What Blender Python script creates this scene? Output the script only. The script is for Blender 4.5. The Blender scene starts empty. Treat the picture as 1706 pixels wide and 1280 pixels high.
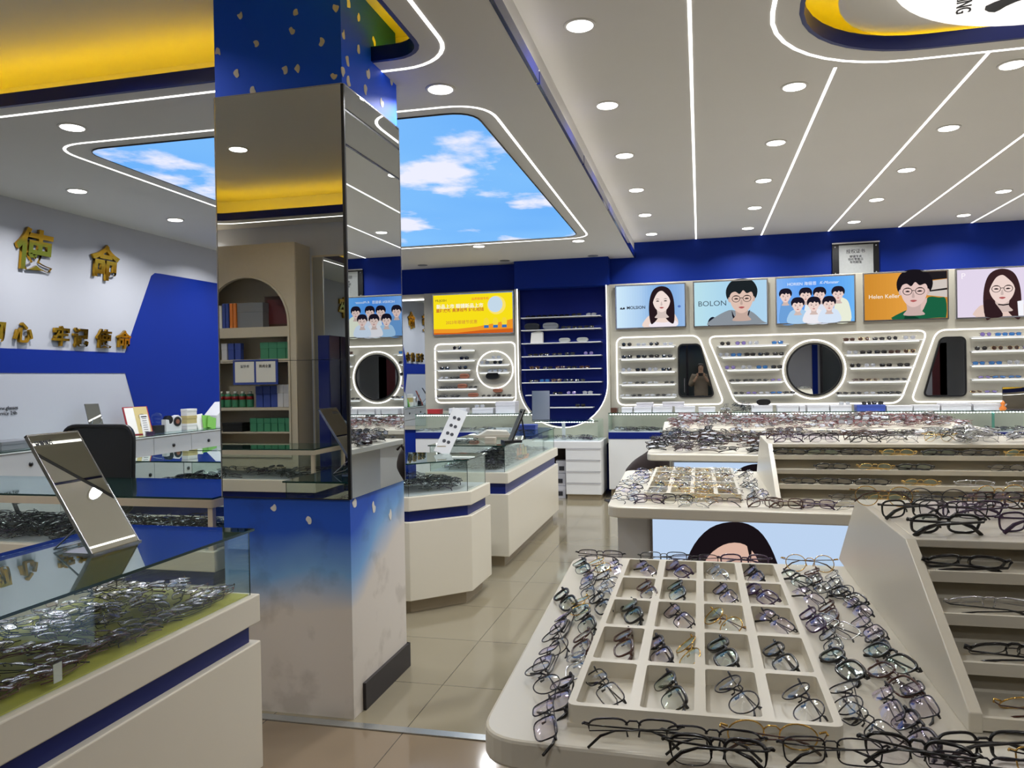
import bpy, bmesh, math, random
from mathutils import Vector, Matrix, Euler
random.seed(7)
PI = math.pi
S = bpy.context.scene
COL = S.collection

# ---------------------------------------------------------------- camera, world, exposure
F_PX = 1286.56
cam_d = bpy.data.cameras.new('camera')
cam_d.sensor_fit = 'HORIZONTAL'; cam_d.sensor_width = 36.0
cam_d.lens = F_PX * 36.0 / 1706.0
cam_d.clip_start = 0.02; cam_d.clip_end = 60
cam = bpy.data.objects.new('camera', cam_d); COL.objects.link(cam)
yw, pt, rl = (math.radians(v) for v in (-13.686, -0.46, -1.01))
fw = Vector((math.sin(yw)*math.cos(pt), math.cos(yw)*math.cos(pt), math.sin(pt)))
rt = Vector((math.cos(yw), -math.sin(yw), 0)); up = rt.cross(fw)
r2 = rt*math.cos(rl) + up*math.sin(rl); u2 = -rt*math.sin(rl) + up*math.cos(rl)
cam.matrix_world = Matrix(((r2.x, u2.x, -fw.x, 0), (r2.y, u2.y, -fw.y, 0), (r2.z, u2.z, -fw.z, 1.4), (0, 0, 0, 1)))
S.camera = cam
S.view_settings.view_transform = 'Standard'; S.view_settings.look = 'None'
S.view_settings.exposure = 0.08; S.view_settings.gamma = 1.0; S.view_settings.use_curve_mapping = False
S.cycles.max_bounces = 8; S.cycles.transparent_max_bounces = 20
S.cycles.glossy_bounces = 5; S.cycles.diffuse_bounces = 4; S.cycles.sample_clamp_indirect = 4.0
S.cycles.caustics_reflective = False; S.cycles.caustics_refractive = False
wd = bpy.data.worlds.new('world'); S.world = wd; wd.use_nodes = True
wd.node_tree.nodes['Background'].inputs[0].default_value = (0.75, 0.8, 0.9, 1)
wd.node_tree.nodes['Background'].inputs[1].default_value = 0.3
DOWNLIGHT_W = 9.0      # watts of each recessed lamp
STRIP_E = 3.2          # emission of the linear lights

# ---------------------------------------------------------------- materials
def lin(c):
    return tuple((v/12.92 if v <= 0.04045 else ((v+0.055)/1.055)**2.4) for v in (x/255.0 for x in c))
MATS = {}
def newmat(name):
    m = bpy.data.materials.new(name); m.use_nodes = True; MATS[name] = m
    return m, m.node_tree.nodes, m.node_tree.links
def pbr(name, rgb, rough=0.5, metal=0.0, spec=0.5, noise=0.0, nscale=20, coat=0.0, bump=0.0):
    m, N, L = newmat(name); b = N['Principled BSDF']
    c = lin(rgb)
    b.inputs['Base Color'].default_value = (*c, 1); b.inputs['Roughness'].default_value = rough
    b.inputs['Metallic'].default_value = metal; b.inputs['Specular IOR Level'].default_value = spec
    b.inputs['Coat Weight'].default_value = coat
    if noise or bump:
        t = N.new('ShaderNodeTexNoise'); t.inputs['Scale'].default_value = nscale; t.inputs['Detail'].default_value = 5
        tc = N.new('ShaderNodeTexCoord'); L.new(tc.outputs['Object'], t.inputs['Vector'])
        if noise:
            mx = N.new('ShaderNodeMix'); mx.data_type = 'RGBA'
            mx.inputs[6].default_value = (*[v*(1-noise) for v in c], 1); mx.inputs[7].default_value = (*[min(1, v*(1+noise)) for v in c], 1)
            L.new(t.outputs['Fac'], mx.inputs[0]); L.new(mx.outputs[2], b.inputs['Base Color'])
        if bump:
            bp = N.new('ShaderNodeBump'); bp.inputs['Strength'].default_value = bump; bp.inputs['Distance'].default_value = 0.004
            L.new(t.outputs['Fac'], bp.inputs['Height']); L.new(bp.outputs[0], b.inputs['Normal'])
    return m
def emi(name, rgb, s=1.0):
    m, N, L = newmat(name); N.remove(N['Principled BSDF'])
    e = N.new('ShaderNodeEmission'); e.inputs[0].default_value = (*lin(rgb), 1); e.inputs[1].default_value = s
    L.new(e.outputs[0], N['Material Output'].inputs[0]); return m
def thin(name, tint, gloss=(1, 1, 1), base=0.04, rough=0.0, power=1.0):
    m, N, L = newmat(name); N.remove(N['Principled BSDF'])
    t = N.new('ShaderNodeBsdfTransparent'); t.inputs[0].default_value = (*tint, 1)
    g = N.new('ShaderNodeBsdfGlossy'); g.inputs[0].default_value = (*gloss, 1); g.inputs[1].default_value = rough
    f = N.new('ShaderNodeLayerWeight'); f.inputs['Blend'].default_value = 0.5
    q = N.new('ShaderNodeMath'); q.operation = 'POWER'; q.inputs[1].default_value = 4.0; L.new(f.outputs['Facing'], q.inputs[0]); f = q
    a = N.new('ShaderNodeMath'); a.operation = 'MULTIPLY_ADD'; a.inputs[1].default_value = power*0.9; a.inputs[2].default_value = base; a.use_clamp = True
    x = N.new('ShaderNodeMixShader')
    L.new(f.outputs[0], a.inputs[0]); L.new(a.outputs[0], x.inputs[0]); L.new(t.outputs[0], x.inputs[1]); L.new(g.outputs[0], x.inputs[2])
    L.new(x.outputs[0], N['Material Output'].inputs[0]); return m
def mirror_mat(name, c=(0.78, 0.8, 0.76)):
    m, N, L = newmat(name); N.remove(N['Principled BSDF'])
    g = N.new('ShaderNodeBsdfGlossy'); g.inputs[0].default_value = (*c, 1); g.inputs[1].default_value = 0.0
    L.new(g.outputs[0], N['Material Output'].inputs[0]); return m

pbr('wall_white', (182, 183, 190), 0.6, noise=0.02, nscale=3)
pbr('ceiling_white', (222, 219, 214), 0.75, noise=0.02, nscale=2)
pbr('lacquer', (210, 203, 186), 0.28, noise=0.02, nscale=4)
pbr('lacquer_cool', (212, 211, 208), 0.3, noise=0.02, nscale=4)
pbr('panel_cream', (178, 173, 158), 0.4, noise=0.02, nscale=4)
pbr('cream_wood', (196, 184, 164), 0.4, noise=0.04, nscale=30)
pbr('blue_wall', (1, 38, 132), 0.6, spec=0.2, noise=0.04, nscale=3)
pbr('blue_back', (5, 26, 112), 0.6, spec=0.2, noise=0.04, nscale=3)
pbr('navy_band', (8, 28, 104), 0.35, spec=0.3)
pbr('navy_gloss', (16, 28, 96), 0.12, spec=0.7)
pbr('kick_tan', (150, 136, 112), 0.3, noise=0.1, nscale=12)
pbr('black_plastic', (14, 14, 16), 0.35)
pbr('black_acetate', (14, 11, 13), 0.16, spec=0.6)
pbr('gunmetal', (60, 58, 62), 0.25, metal=0.9)
pbr('gold_metal', (212, 170, 90), 0.2, metal=1.0)
pbr('silver_metal', (190, 190, 195), 0.2, metal=1.0)
pbr('brown_acetate', (70, 38, 28), 0.2)
pbr('taupe_acetate', (128, 96, 84), 0.25)
pbr('rose_acetate', (120, 70, 74), 0.25)
pbr('purple_acetate', (58, 36, 66), 0.2)
pbr('blue_acetate', (30, 60, 120), 0.2)
pbr('clear_acetate', (176, 178, 172), 0.15)
pbr('red_plastic', (150, 24, 30), 0.4)
pbr('baseboard_black', (34, 28, 30), 0.45, noise=0.3, nscale=30)
pbr('steel_strip', (176, 178, 176), 0.25, metal=0.8)
pbr('lining_yellow', (190, 182, 74), 0.6, noise=0.12, nscale=8)
pbr('lining_white', (200, 200, 206), 0.4)
pbr('paper', (228, 224, 216), 0.6)
pbr('paper_green', (110, 170, 70), 0.5)
pbr('paper_ochre', (196, 176, 116), 0.5)
pbr('print_dark', (40, 40, 46), 0.5)
pbr('box_white', (198, 196, 200), 0.45, noise=0.03)
pbr('box_blue', (52, 72, 150), 0.45)
pbr('box_green', (60, 130, 96), 0.45)
pbr('case_brown', (140, 86, 62), 0.45)
pbr('cloth_brown', (44, 32, 28), 0.9, noise=0.2, bump=0.6)
pbr('gold_letter', (202, 154, 48), 0.12, metal=1.0)
pbr('gold_toy', (206, 170, 60), 0.3, metal=0.4, noise=0.15)
pbr('orange_toy', (214, 120, 40), 0.4)
pbr('wood_dark', (70, 40, 26), 0.4, noise=0.2, nscale=8)
pbr('maroon', (96, 38, 44), 0.5)
pbr('skin', (222, 184, 160), 0.5)
pbr('hair', (26, 20, 22), 0.6)
pbr('grey_plastic', (120, 122, 126), 0.4)
thin('glass', (0.95, 0.98, 0.965), (0.9, 1, 0.96), 0.03, power=0.8)
thin('glass_top', (0.94, 0.98, 0.96), (0.9, 1, 0.96), 0.05)
thin('lens', (0.95, 0.955, 0.955), (0.95, 0.97, 1.0), 0.05, power=0.9)
thin('lens_green', (0.93, 0.955, 0.95), (0.7, 1.0, 0.9), 0.06, power=0.9)
thin('lens_purple', (0.93, 0.91, 0.95), (0.8, 0.66, 1.0), 0.10, power=0.9)
thin('lens_coat', (0.92, 0.88, 0.94), (1.0, 0.9, 1.0), 0.34, rough=0.2, power=0.9)
thin('clear_cover', (0.9, 0.9, 0.9), (1, 1, 1), 0.06)
pbr('glass_edge', (14, 44, 38), 0.15)
pbr('glass_edge_pale', (96, 150, 136), 0.15)
pbr('lens_dark', (16, 15, 18), 0.06, spec=0.8)
pbr('lens_brown', (58, 36, 26), 0.08, spec=0.7)
pbr('lens_blue', (40, 96, 150), 0.08, spec=0.8)
pbr('lens_violet', (110, 96, 150), 0.1, spec=0.7)
pbr('lens_pale', (150, 152, 156), 0.1, spec=0.7)
mirror_mat('mirror', (0.74, 0.75, 0.70)); mirror_mat('mirror_dim', (0.68, 0.71, 0.72))
emi('strip_light', (255, 252, 250), STRIP_E)
emi('lamp_face', (255, 251, 246), 9.0)
emi('shelf_led', (246, 252, 255), 2.4)
emi('case_led', (240, 250, 255), 16.0)
emi('riser_led', (255, 250, 242), 5.0)
emi('amber_led', (255, 206, 8), 13.0)
emi('logo_glow', (252, 246, 238), 1.35)

def floor_mat(name, rgb, dx, dy):
    m, N, L = newmat(name); b = N['Principled BSDF']
    tc = N.new('ShaderNodeTexCoord'); mp = N.new('ShaderNodeMapping'); mp.inputs['Location'].default_value = (dx, dy, 0)
    br = N.new('ShaderNodeTexBrick'); br.offset = 0.0; br.squash = 1.0
    br.inputs['Scale'].default_value = 1.0; br.inputs['Brick Width'].default_value = 0.6; br.inputs['Row Height'].default_value = 0.6
    br.inputs['Mortar Size'].default_value = 0.0022; br.inputs['Mortar Smooth'].default_value = 0.1
    c = lin(rgb)
    br.inputs['Color1'].default_value = (*c, 1); br.inputs['Color2'].default_value = (*[v*0.94 for v in c], 1)
    br.inputs['Mortar'].default_value = (*[v*0.3 for v in c], 1)
    nz = N.new('ShaderNodeTexNoise'); nz.inputs['Scale'].default_value = 1.4; nz.inputs['Detail'].default_value = 6
    mx = N.new('ShaderNodeMix'); mx.data_type = 'RGBA'; mx.blend_type = 'MULTIPLY'; mx.inputs[0].default_value = 0.22
    L.new(tc.outputs['Object'], mp.inputs[0]); L.new(mp.outputs[0], br.inputs[0]); L.new(tc.outputs['Object'], nz.inputs[0])
    L.new(br.outputs['Color'], mx.inputs[6]); L.new(nz.outputs['Fac'], mx.inputs[7]); L.new(mx.outputs[2], b.inputs['Base Color'])
    b.inputs['Roughness'].default_value = 0.09; b.inputs['Specular IOR Level'].default_value = 0.55
    return m
floor_mat('floor_tile', (134, 125, 104), 1.165, -3.34)
floor_mat('floor_tile_near', (128, 112, 92), 1.165, -2.85)

def sky_mat():
    m, N, L = newmat('sky_print'); N.remove(N['Principled BSDF'])
    tc = N.new('ShaderNodeTexCoord'); mp = N.new('ShaderNodeMapping'); mp.inputs['Scale'].default_value = (1.0, 0.8, 1); mp.inputs['Location'].default_value = (1.3, 2.1, 0.0)
    n1 = N.new('ShaderNodeTexNoise'); n1.inputs['Scale'].default_value = 1.1; n1.inputs['Detail'].default_value = 7; n1.inputs['Roughness'].default_value = 0.55
    cr = N.new('ShaderNodeValToRGB'); cr.color_ramp.elements[0].position = 0.53; cr.color_ramp.elements[1].position = 0.62
    cr.color_ramp.elements[0].color = (0, 0, 0, 1); cr.color_ramp.elements[1].color = (1, 1, 1, 1)
    n2 = N.new('ShaderNodeTexNoise'); n2.inputs['Scale'].default_value = 0.5
    base = N.new('ShaderNodeMix'); base.data_type = 'RGBA'; base.inputs[6].default_value = (*lin((78, 156, 244)), 1); base.inputs[7].default_value = (*lin((148, 206, 250)), 1)
    mx = N.new('ShaderNodeMix'); mx.data_type = 'RGBA'; mx.inputs[7].default_value = (*lin((232, 234, 250)), 1)
    e = N.new('ShaderNodeEmission'); e.inputs[1].default_value = 1.0
    L.new(tc.outputs['Object'], mp.inputs[0]); L.new(mp.outputs[0], n1.inputs[0]); L.new(n1.outputs['Fac'], cr.inputs[0])
    L.new(tc.outputs['Object'], n2.inputs[0]); L.new(n2.outputs['Fac'], base.inputs[0]); L.new(base.outputs[2], mx.inputs[6])
    L.new(cr.outputs[0], mx.inputs[0]); L.new(mx.outputs[2], e.inputs[0]); L.new(e.outputs[0], N['Material Output'].inputs[0])
sky_mat()

def pillar_mat():
    # sprayed paint: white plaster below, blue above 0.8 m, ragged soft edge, scuffs near the floor
    m, N, L = newmat('pillar_paint'); b = N['Principled BSDF']; b.inputs['Roughness'].default_value = 0.55
    tc = N.new('ShaderNodeTexCoord'); sp = N.new('ShaderNodeSeparateXYZ'); L.new(tc.outputs['Object'], sp.inputs[0])
    nz = N.new('ShaderNodeTexNoise'); nz.inputs['Scale'].default_value = 2.4; nz.inputs['Detail'].default_value = 2.5
    L.new(tc.outputs['Object'], nz.inputs[0])
    a = N.new('ShaderNodeMath'); a.operation = 'MULTIPLY_ADD'; a.inputs[1].default_value = 0.24; L.new(nz.outputs['Fac'], a.inputs[0]); L.new(sp.outputs['Z'], a.inputs[2])
    # the outer face is sprayed less far down than the front: paint edge rises with depth (y)
    fy = N.new('ShaderNodeMath'); fy.operation = 'MULTIPLY_ADD'; fy.inputs[1].default_value = -0.5; L.new(sp.outputs['Y'], fy.inputs[0]); L.new(a.outputs[0], fy.inputs[2])
    fx = N.new('ShaderNodeMath'); fx.operation = 'ADD'; fx.inputs[1].default_value = 1.515; L.new(fy.outputs[0], fx.inputs[0])
    cr = N.new('ShaderNodeValToRGB'); e = cr.color_ramp.elements
    e[0].position = 0.60; e[0].color = (*lin((206, 198, 188)), 1)
    e[1].position = 0.93; e[1].color = (*lin((12, 74, 180)), 1)
    k = cr.color_ramp.elements.new(0.76); k.color = (*lin((112, 158, 206)), 1)
    L.new(fx.outputs[0], cr.inputs[0])
    n2 = N.new('ShaderNodeTexNoise'); n2.inputs['Scale'].default_value = 7; n2.inputs['Detail'].default_value = 8; L.new(tc.outputs['Object'], n2.inputs[0])
    c2 = N.new('ShaderNodeValToRGB'); c2.color_ramp.elements[0].position = 0.33; c2.color_ramp.elements[0].color = (0.35, 0.32, 0.28, 1); c2.color_ramp.elements[1].position = 0.45; c2.color_ramp.elements[1].color = (1, 1, 1, 1)
    L.new(n2.outputs['Fac'], c2.inputs[0])
    mx = N.new('ShaderNodeMix'); mx.data_type = 'RGBA'; mx.blend_type = 'MULTIPLY'; mx.inputs[0].default_value = 0.28
    L.new(cr.outputs[0], mx.inputs[6]); L.new(c2.outputs[0], mx.inputs[7]); L.new(mx.outputs[2], b.inputs['Base Color'])
pillar_mat()
pbr('pillar_blue', (12, 84, 236), 0.55, spec=0.2, noise=0.1, nscale=2)
pbr('petal', (206, 202, 194), 0.6)
M = MATS

# ---------------------------------------------------------------- mesh helpers
def inset(poly, d):
    n = len(poly); out = []
    A = sum(poly[i][0]*poly[(i+1) % n][1]-poly[(i+1) % n][0]*poly[i][1] for i in range(n)); s = 1 if A > 0 else -1
    for i in range(n):
        p0, p1, p2 = Vector(poly[i-1]), Vector(poly[i]), Vector(poly[(i+1) % n])
        e1 = (p1-p0).normalized(); e2 = (p2-p1).normalized()
        n1 = Vector((-e1.y, e1.x))*s; n2 = Vector((-e2.y, e2.x))*s
        b = (n1+n2); q = b.dot(n1)
        out.append(tuple(p1 + b*(d/max(q, 0.2))))
    return out
def rrect(x0, y0, x1, y1, r, n=6, corners=(1, 1, 1, 1)):
    pts = []
    for k, (cx, cy, a) in enumerate(((x1-r, y0+r, -PI/2), (x1-r, y1-r, 0), (x0+r, y1-r, PI/2), (x0+r, y0+r, PI))):
        if corners[k]:
            for i in range(n+1):
                t = a + i*PI/2/n; pts.append((cx+r*math.cos(t), cy+r*math.sin(t)))
        else:
            pts.append(((x1, y0), (x1, y1), (x0, y1), (x0, y0))[k])
    return pts
def smooth_poly(pts, n=4):
    out = []; N = len(pts)
    for i in range(N):
        p0, p1, p2, p3 = (Vector(pts[(i+j-1) % N]) for j in range(4))
        for k in range(n):
            t = k/n
            out.append(tuple(0.5*((2*p1)+(p2-p0)*t+(2*p0-5*p1+4*p2-p3)*t*t+(3*p1-p0-3*p2+p3)*t**3)))
    return out
class MB:
    def __init__(s): s.v = []; s.f = []; s.m = []
    def add(s, vs, fs, mi=0):
        o = len(s.v); s.v += [tuple(v) for v in vs]
        for f in fs: s.f.append([i+o for i in f]); s.m.append(mi)
        return s
    def box(s, x0, y0, z0, x1, y1, z1, mi=0, side=None, R=None):
        vs = [(x, y, z) for z in (z0, z1) for y in (y0, y1) for x in (x0, x1)]
        if R is not None: vs = [R @ Vector(v) for v in vs]
        o = len(s.v); s.v += [tuple(v) for v in vs]
        for k, f in enumerate(([0, 2, 3, 1], [4, 5, 7, 6], [0, 1, 5, 4], [2, 6, 7, 3], [0, 4, 6, 2], [1, 3, 7, 5])):
            s.f.append([i+o for i in f]); s.m.append(mi if side is None or k not in side else side[k])
        return s
    def prism(s, poly, a, b, axis='z', mi=0, R=None, cap=None):
        n = len(poly)
        def P(p, h): return {'z': (p[0], p[1], h), 'y': (p[0], h, p[1]), 'x': (h, p[0], p[1])}[axis]
        vs = [P(p, a) for p in poly] + [P(p, b) for p in poly]
        if R is not None: vs = [R @ Vector(v) for v in vs]
        o = len(s.v); s.v += [tuple(v) for v in vs]
        s.f.append([o+i for i in range(n)][::-1]); s.m.append(mi)
        s.f.append([o+n+i for i in range(n)]); s.m.append(mi if cap is None else cap)
        for i in range(n):
            j = (i+1) % n; s.f.append([o+i, o+j, o+n+j, o+n+i]); s.m.append(mi)
        return s
    def tube(s, pts, r, n=6, closed=False, mi=0):
        pts = [Vector(p) for p in pts]; N = len(pts); rings = []
        pu = None
        for i, p in enumerate(pts):
            a = pts[i-1] if (i > 0 or closed) else p; b = pts[(i+1) % N] if (i < N-1 or closed) else p
            t = (b-a).normalized() if (b-a).length > 1e-9 else Vector((0, 0, 1))
            u = t.orthogonal().normalized() if pu is None else (pu - t*pu.dot(t)).normalized()
            pu = u; w = t.cross(u); rr = r[i] if isinstance(r, (list, tuple)) else r
            rings.append([p+(u*math.cos(2*PI*k/n)+w*math.sin(2*PI*k/n))*rr for k in range(n)])
        o = len(s.v)
        for g in rings: s.v += [tuple(v) for v in g]
        for i in range(N if closed else N-1):
            j = (i+1) % N
            for k in range(n):
                l = (k+1) % n; s.f.append([o+i*n+k, o+i*n+l, o+j*n+l, o+j*n+k]); s.m.append(mi)
        if not closed:
            s.f.append([o+k for k in range(n)][::-1]); s.m.append(mi)
            s.f.append([o+(N-1)*n+k for k in range(n)]); s.m.append(mi)
        return s
    def lathe(s, prof, n=20, c=(0, 0, 0), mi=0, R=None):
        o = len(s.v)
        for r, z in prof:
            for k in range(n):
                a = 2*PI*k/n; v = Vector((r*math.cos(a), r*math.sin(a), z))
                if R is not None: v = R @ v
                s.v.append((c[0]+v.x, c[1]+v.y, c[2]+v.z))
        for i in range(len(prof)-1):
            for k in range(n):
                l = (k+1) % n; s.f.append([o+i*n+k, o+i*n+l, o+(i+1)*n+l, o+(i+1)*n+k]); s.m.append(mi)
        s.f.append([o+k for k in range(n)][::-1]); s.m.append(mi)
        s.f.append([o+(len(prof)-1)*n+k for k in range(n)]); s.m.append(mi)
        return s
    def mesh(s, name, mats, smooth=False):
        me = bpy.data.meshes.new(name); me.from_pydata(s.v, [], s.f)
        for m in (mats if isinstance(mats, (list, tuple)) else [mats]): me.materials.append(M[m])
        me.polygons.foreach_set('material_index', s.m)
        if smooth: me.polygons.foreach_set('use_smooth', [True]*len(s.f))
        me.update(); return me
    def build(s, name, mats, parent=None, smooth=False, bevel=0.0):
        o = bpy.data.objects.new(name, s.mesh(name, mats, smooth)); COL.objects.link(o)
        if parent: o.parent = parent
        if bevel:
            b = o.modifiers.new('edge', 'BEVEL'); b.width = bevel; b.segments = 2; b.limit_method = 'ANGLE'
        return o
def tag(o, label=None, cat=None, group=None, kind=None):
    if label: o['label'] = label
    if cat: o['category'] = cat
    if group: o['group'] = group
    if kind: o['kind'] = kind
    return o
def root(name, label, cat, loc=(0, 0, 0), rz=0, group=None, kind=None):
    o = bpy.data.objects.new(name, None); COL.objects.link(o); o.location = loc; o.rotation_euler = (0, 0, rz)
    o.empty_display_size = 0.05
    return tag(o, label, cat, group, kind)
def struct(o): o['kind'] = 'structure'; return o
def curve_mesh(cu):
    t = bpy.data.objects.new('tmp', cu); COL.objects.link(t)
    dg = bpy.context.evaluated_depsgraph_get(); dg.update()
    me = bpy.data.meshes.new_from_object(t.evaluated_get(dg)); bpy.data.objects.remove(t); return me
def fill(name, loops, h, mat, parent=None, Mx=None, mats2=None):
    """filled outline with holes, thickness h (centred), laid in xy then moved by Mx"""
    cu = bpy.data.curves.new(name, 'CURVE'); cu.dimensions = '2D'; cu.fill_mode = 'BOTH'; cu.extrude = h/2
    for lp in loops:
        sp = cu.splines.new('POLY'); sp.points.add(len(lp)-1)
        for i, p in enumerate(lp): sp.points[i].co = (p[0], p[1], 0, 1)
        sp.use_cyclic_u = True
    me = curve_mesh(cu); me.name = name; me.materials.clear(); me.materials.append(M[mat])
    if Mx is not None: me.transform(Mx)
    o = bpy.data.objects.new(name, me); COL.objects.link(o)
    if parent: o.parent = parent
    return o
def text(name, body, size, mat, parent=None, Mx=None, ext=0.001, bold=0.0, shear=0.0, align='CENTER', sx=1.0):
    cu = bpy.data.curves.new(name, 'FONT'); cu.body = body; cu.size = size; cu.extrude = ext; cu.offset = bold; cu.shear = shear
    cu.align_x = align; cu.align_y = 'CENTER'; cu.resolution_u = 3
    me = curve_mesh(cu); me.name = name; me.materials.clear(); me.materials.append(M[mat])
    if sx != 1.0: me.transform(Matrix.Diagonal((sx, 1, 1, 1)))
    if Mx is not None: me.transform(Mx)
    o = bpy.data.objects.new(name, me); COL.objects.link(o)
    if parent: o.parent = parent
    return o
def facing_front(x, y, z):     # xy plane -> xz plane, seen from -Y
    return Matrix.Translation((x, y, z)) @ Matrix.Rotation(PI/2, 4, 'X')
def facing_right(x, y, z):     # on the wall to one side, seen from +X; reading direction is +Y
    return Matrix.Translation((x, y, z)) @ Matrix.Rotation(PI/2, 4, 'Z') @ Matrix.Rotation(PI/2, 4, 'X')
ORD = ['first', 'second', 'third', 'fourth', 'fifth', 'sixth', 'seventh', 'eighth', 'ninth', 'tenth', 'eleventh', 'twelfth']

# ---------------------------------------------------------------- room shell
XL, XR, YB, YF, YN = -5.05, 5.2, 9.45, -0.54, -4.0
ZL, ZH, XB = 2.83, 3.01, -0.75
struct(MB().box(XL, 2.87, -0.1, XR, YB, 0).build('floor', 'floor_tile'))
struct(MB().box(XL, YN, -0.1, XR, 2.87, 0).build('floor', 'floor_tile_near'))
struct(MB().box(XL, 2.85, 0.0, -0.2, 2.895, 0.006).build('trim_1', 'steel_strip', bevel=0.001))
struct(MB().box(XL-0.1, YF-0.1, 0, XL, YB, 3.3).build('wall_left', 'wall_white'))
struct(MB().box(XL-0.1, YB, 0, XR+0.1, YB+0.1, 3.3).build('wall_back', 'blue_wall'))
struct(MB().box(XR, YN-0.1, 0, XR+0.1, YB, 3.3).build('wall_right', 'wall_white'))
struct(MB().box(XL-0.1, YF-0.1, 0, -2.4, YF, 3.3).build('wall_front', 'wall_white'))
struct(MB().box(-2.5, YN, 0, -2.4, YF-0.1, 3.3).build('wall_front_return', 'wall_white'))
struct(MB().box(-2.5, YN-0.1, 0, XR, YN, 3.3).build('wall_entrance', 'wall_white'))
# low ceiling with the rectangular cove opening
cove = rrect(-4.2, -0.2, -1.14, 3.25, 0.16, 6)
struct(fill('ceiling', [[(XL, YN), (XB, YN), (XB, YB), (XL, YB)], cove], 0.02, 'ceiling_white', Mx=Matrix.Translation((0, 0, ZL+0.01))))
oval = rrect(0.45, 1.7, 3.3, 4.27, 0.68, 10)
struct(fill('ceiling', [[(XB, YN), (XR, YN), (XR, YB), (XB, YB)], oval], 0.02, 'ceiling_white', Mx=Matrix.Translation((0, 0, ZH+0.01))))
def cavity(lp, z0, ztop, band, ex):
    struct(fill('ceiling_cove_band', [inset(lp, -0.001), inset(lp, 0.02)], band, 'navy_band', Mx=Matrix.Translation((0, 0, z0+band/2))))
    xs = [p[0] for p in lp]; ys = [p[1] for p in lp]
    o = rrect(min(xs)-ex, min(ys)-ex, max(xs)+ex, max(ys)+ex, 0.3, 6)
    struct(fill('ceiling_cove_wall', [inset(o, -0.02), o], ztop-z0, 'ceiling_white', Mx=Matrix.Translation((0, 0, (ztop+z0)/2+0.011))))
    struct(fill('ceiling_cove_roof', [inset(o, -0.02)], 0.02, 'ceiling_white', Mx=Matrix.Translation((0, 0, ztop+0.01))))
    t = MB(); t.tube([(p[0], p[1], z0+0.05) for p in inset(lp, -0.09)], 0.008, 6, True)
    return t
tag(cavity(cove, ZL, 3.08, 0.065, 0.32).build('cove_light', 'amber_led'), 'amber light tube hidden on the ledge around the long rectangular ceiling cove', 'light')
tag(cavity(oval, ZH, 3.26, 0.07, 0.3).build('cove_light', 'amber_led'), 'amber light tube hidden on the ledge around the rounded ceiling cove with the round sign', 'light')
# riser between the two ceilings
struct(MB().box(XB-0.03, YN, ZL+0.021, XB, YB, ZH+0.02).build('ceiling_riser', 'ceiling_white'))
b = MB()
for k in range(9):
    y0 = YN+0.3+k*1.48
    b.box(XB-0.002, y0, ZL-0.004, XB+0.016, y0+1.46, ZL+0.062)
struct(b.build('trim_2', 'navy_gloss', bevel=0.002))
tag(MB().box(XB+0.001, YN+0.3, ZL+0.063, XB+0.011, YB-0.02, ZL+0.067).build('light_strip', 'riser_led'), 'hidden light line on the blue trim where the two ceilings meet', 'light strip')
# inner floating slab and round lit sign in the oval cove
slab = rrect(0.64, 1.9, 3.1, 4.37-0.0, 0.62, 10)
sg = root('ceiling_sign', 'cream backlit sign with black emblem on a grey slab inside the rounded cove', 'sign', (0, 0, 3.10))
MB().prism(slab, 0.0, 0.03).build('slab', 'ceiling_white', sg)
MB().box(1.8, 3.0, 0.03, 1.9, 3.1, 0.16).build('hanger', 'ceiling_white', sg)
disc = rrect(0.80, 2.1, 2.95, 4.25, 0.8, 14)
MB().prism(disc, -0.03, -0.001).build('glowing_panel', 'logo_glow', sg)
e = MB()
e.prism(smooth_poly([(1.30, 3.98), (1.36, 4.05), (1.42, 3.96), (1.62, 3.86), (1.70, 3.90), (1.72, 3.84), (1.60, 3.80), (1.42, 3.88)], 3), -0.036, -0.031)
e.prism(smooth_poly([(1.50, 3.98), (1.54, 4.02), (1.66, 3.98), (1.74, 4.0), (1.80, 3.95), (1.66, 3.93)], 3), -0.036, -0.031)
e.prism(smooth_poly([(1.36, 3.80), (1.50, 3.72), (1.62, 3.60), (1.66, 3.66), (1.52, 3.80)], 3), -0.036, -0.031)
e.build('emblem', 'print_dark', sg)
text('lettering', 'KING', 0.09, 'print_dark', sg, Matrix.Translation((1.19, 3.92, -0.034)) @ Matrix.Rotation(PI, 4, 'X') @ Matrix.Rotation(-PI*0.42, 4, 'Z'), 0.002)

# blue graphic on the wall to one side: band and hexagon panel
hexp = [(6.06, 1.21), (5.958, 1.503), (YF, 1.503), (YF, 1.688), (5.962, 1.688), (6.33, 2.43), (6.38, 2.462), (6.46, 2.466), (8.6, 2.49), (8.95, 1.69), (YB, 1.688), (YB, 1.503), (8.95, 1.503), (8.8, 0.9), (8.8, 0.7), (6.2, 0.7)]
struct(MB().prism([(y, z) for y, z in hexp], XL, XL+0.004, 'x').build('trim_3', 'blue_wall'))
def wall_char(ch, y, z, size, label, grp=None):
    o = text('wall_character', ch, size, 'gold_letter', None, None, 0.012, size*0.022, 0.12)
    o.matrix_world = facing_right(XL+0.018, y, z)
    tag(o, label, 'wall lettering', grp); return o
wall_char('使', 4.97, 2.44, 0.34, 'large gold character 使 on the white wall over the office chair')
wall_char('命', 5.71, 2.44, 0.32, 'large gold character 命 on the white wall beside the blue panel')
wall_char('初', 4.62, 1.80, 0.17, 'small gold character 初 in the lower line, cut by the photo edge')
wall_char('心', 4.86, 1.80, 0.17, 'small gold character 心 in the lower line of wall lettering')
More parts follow.
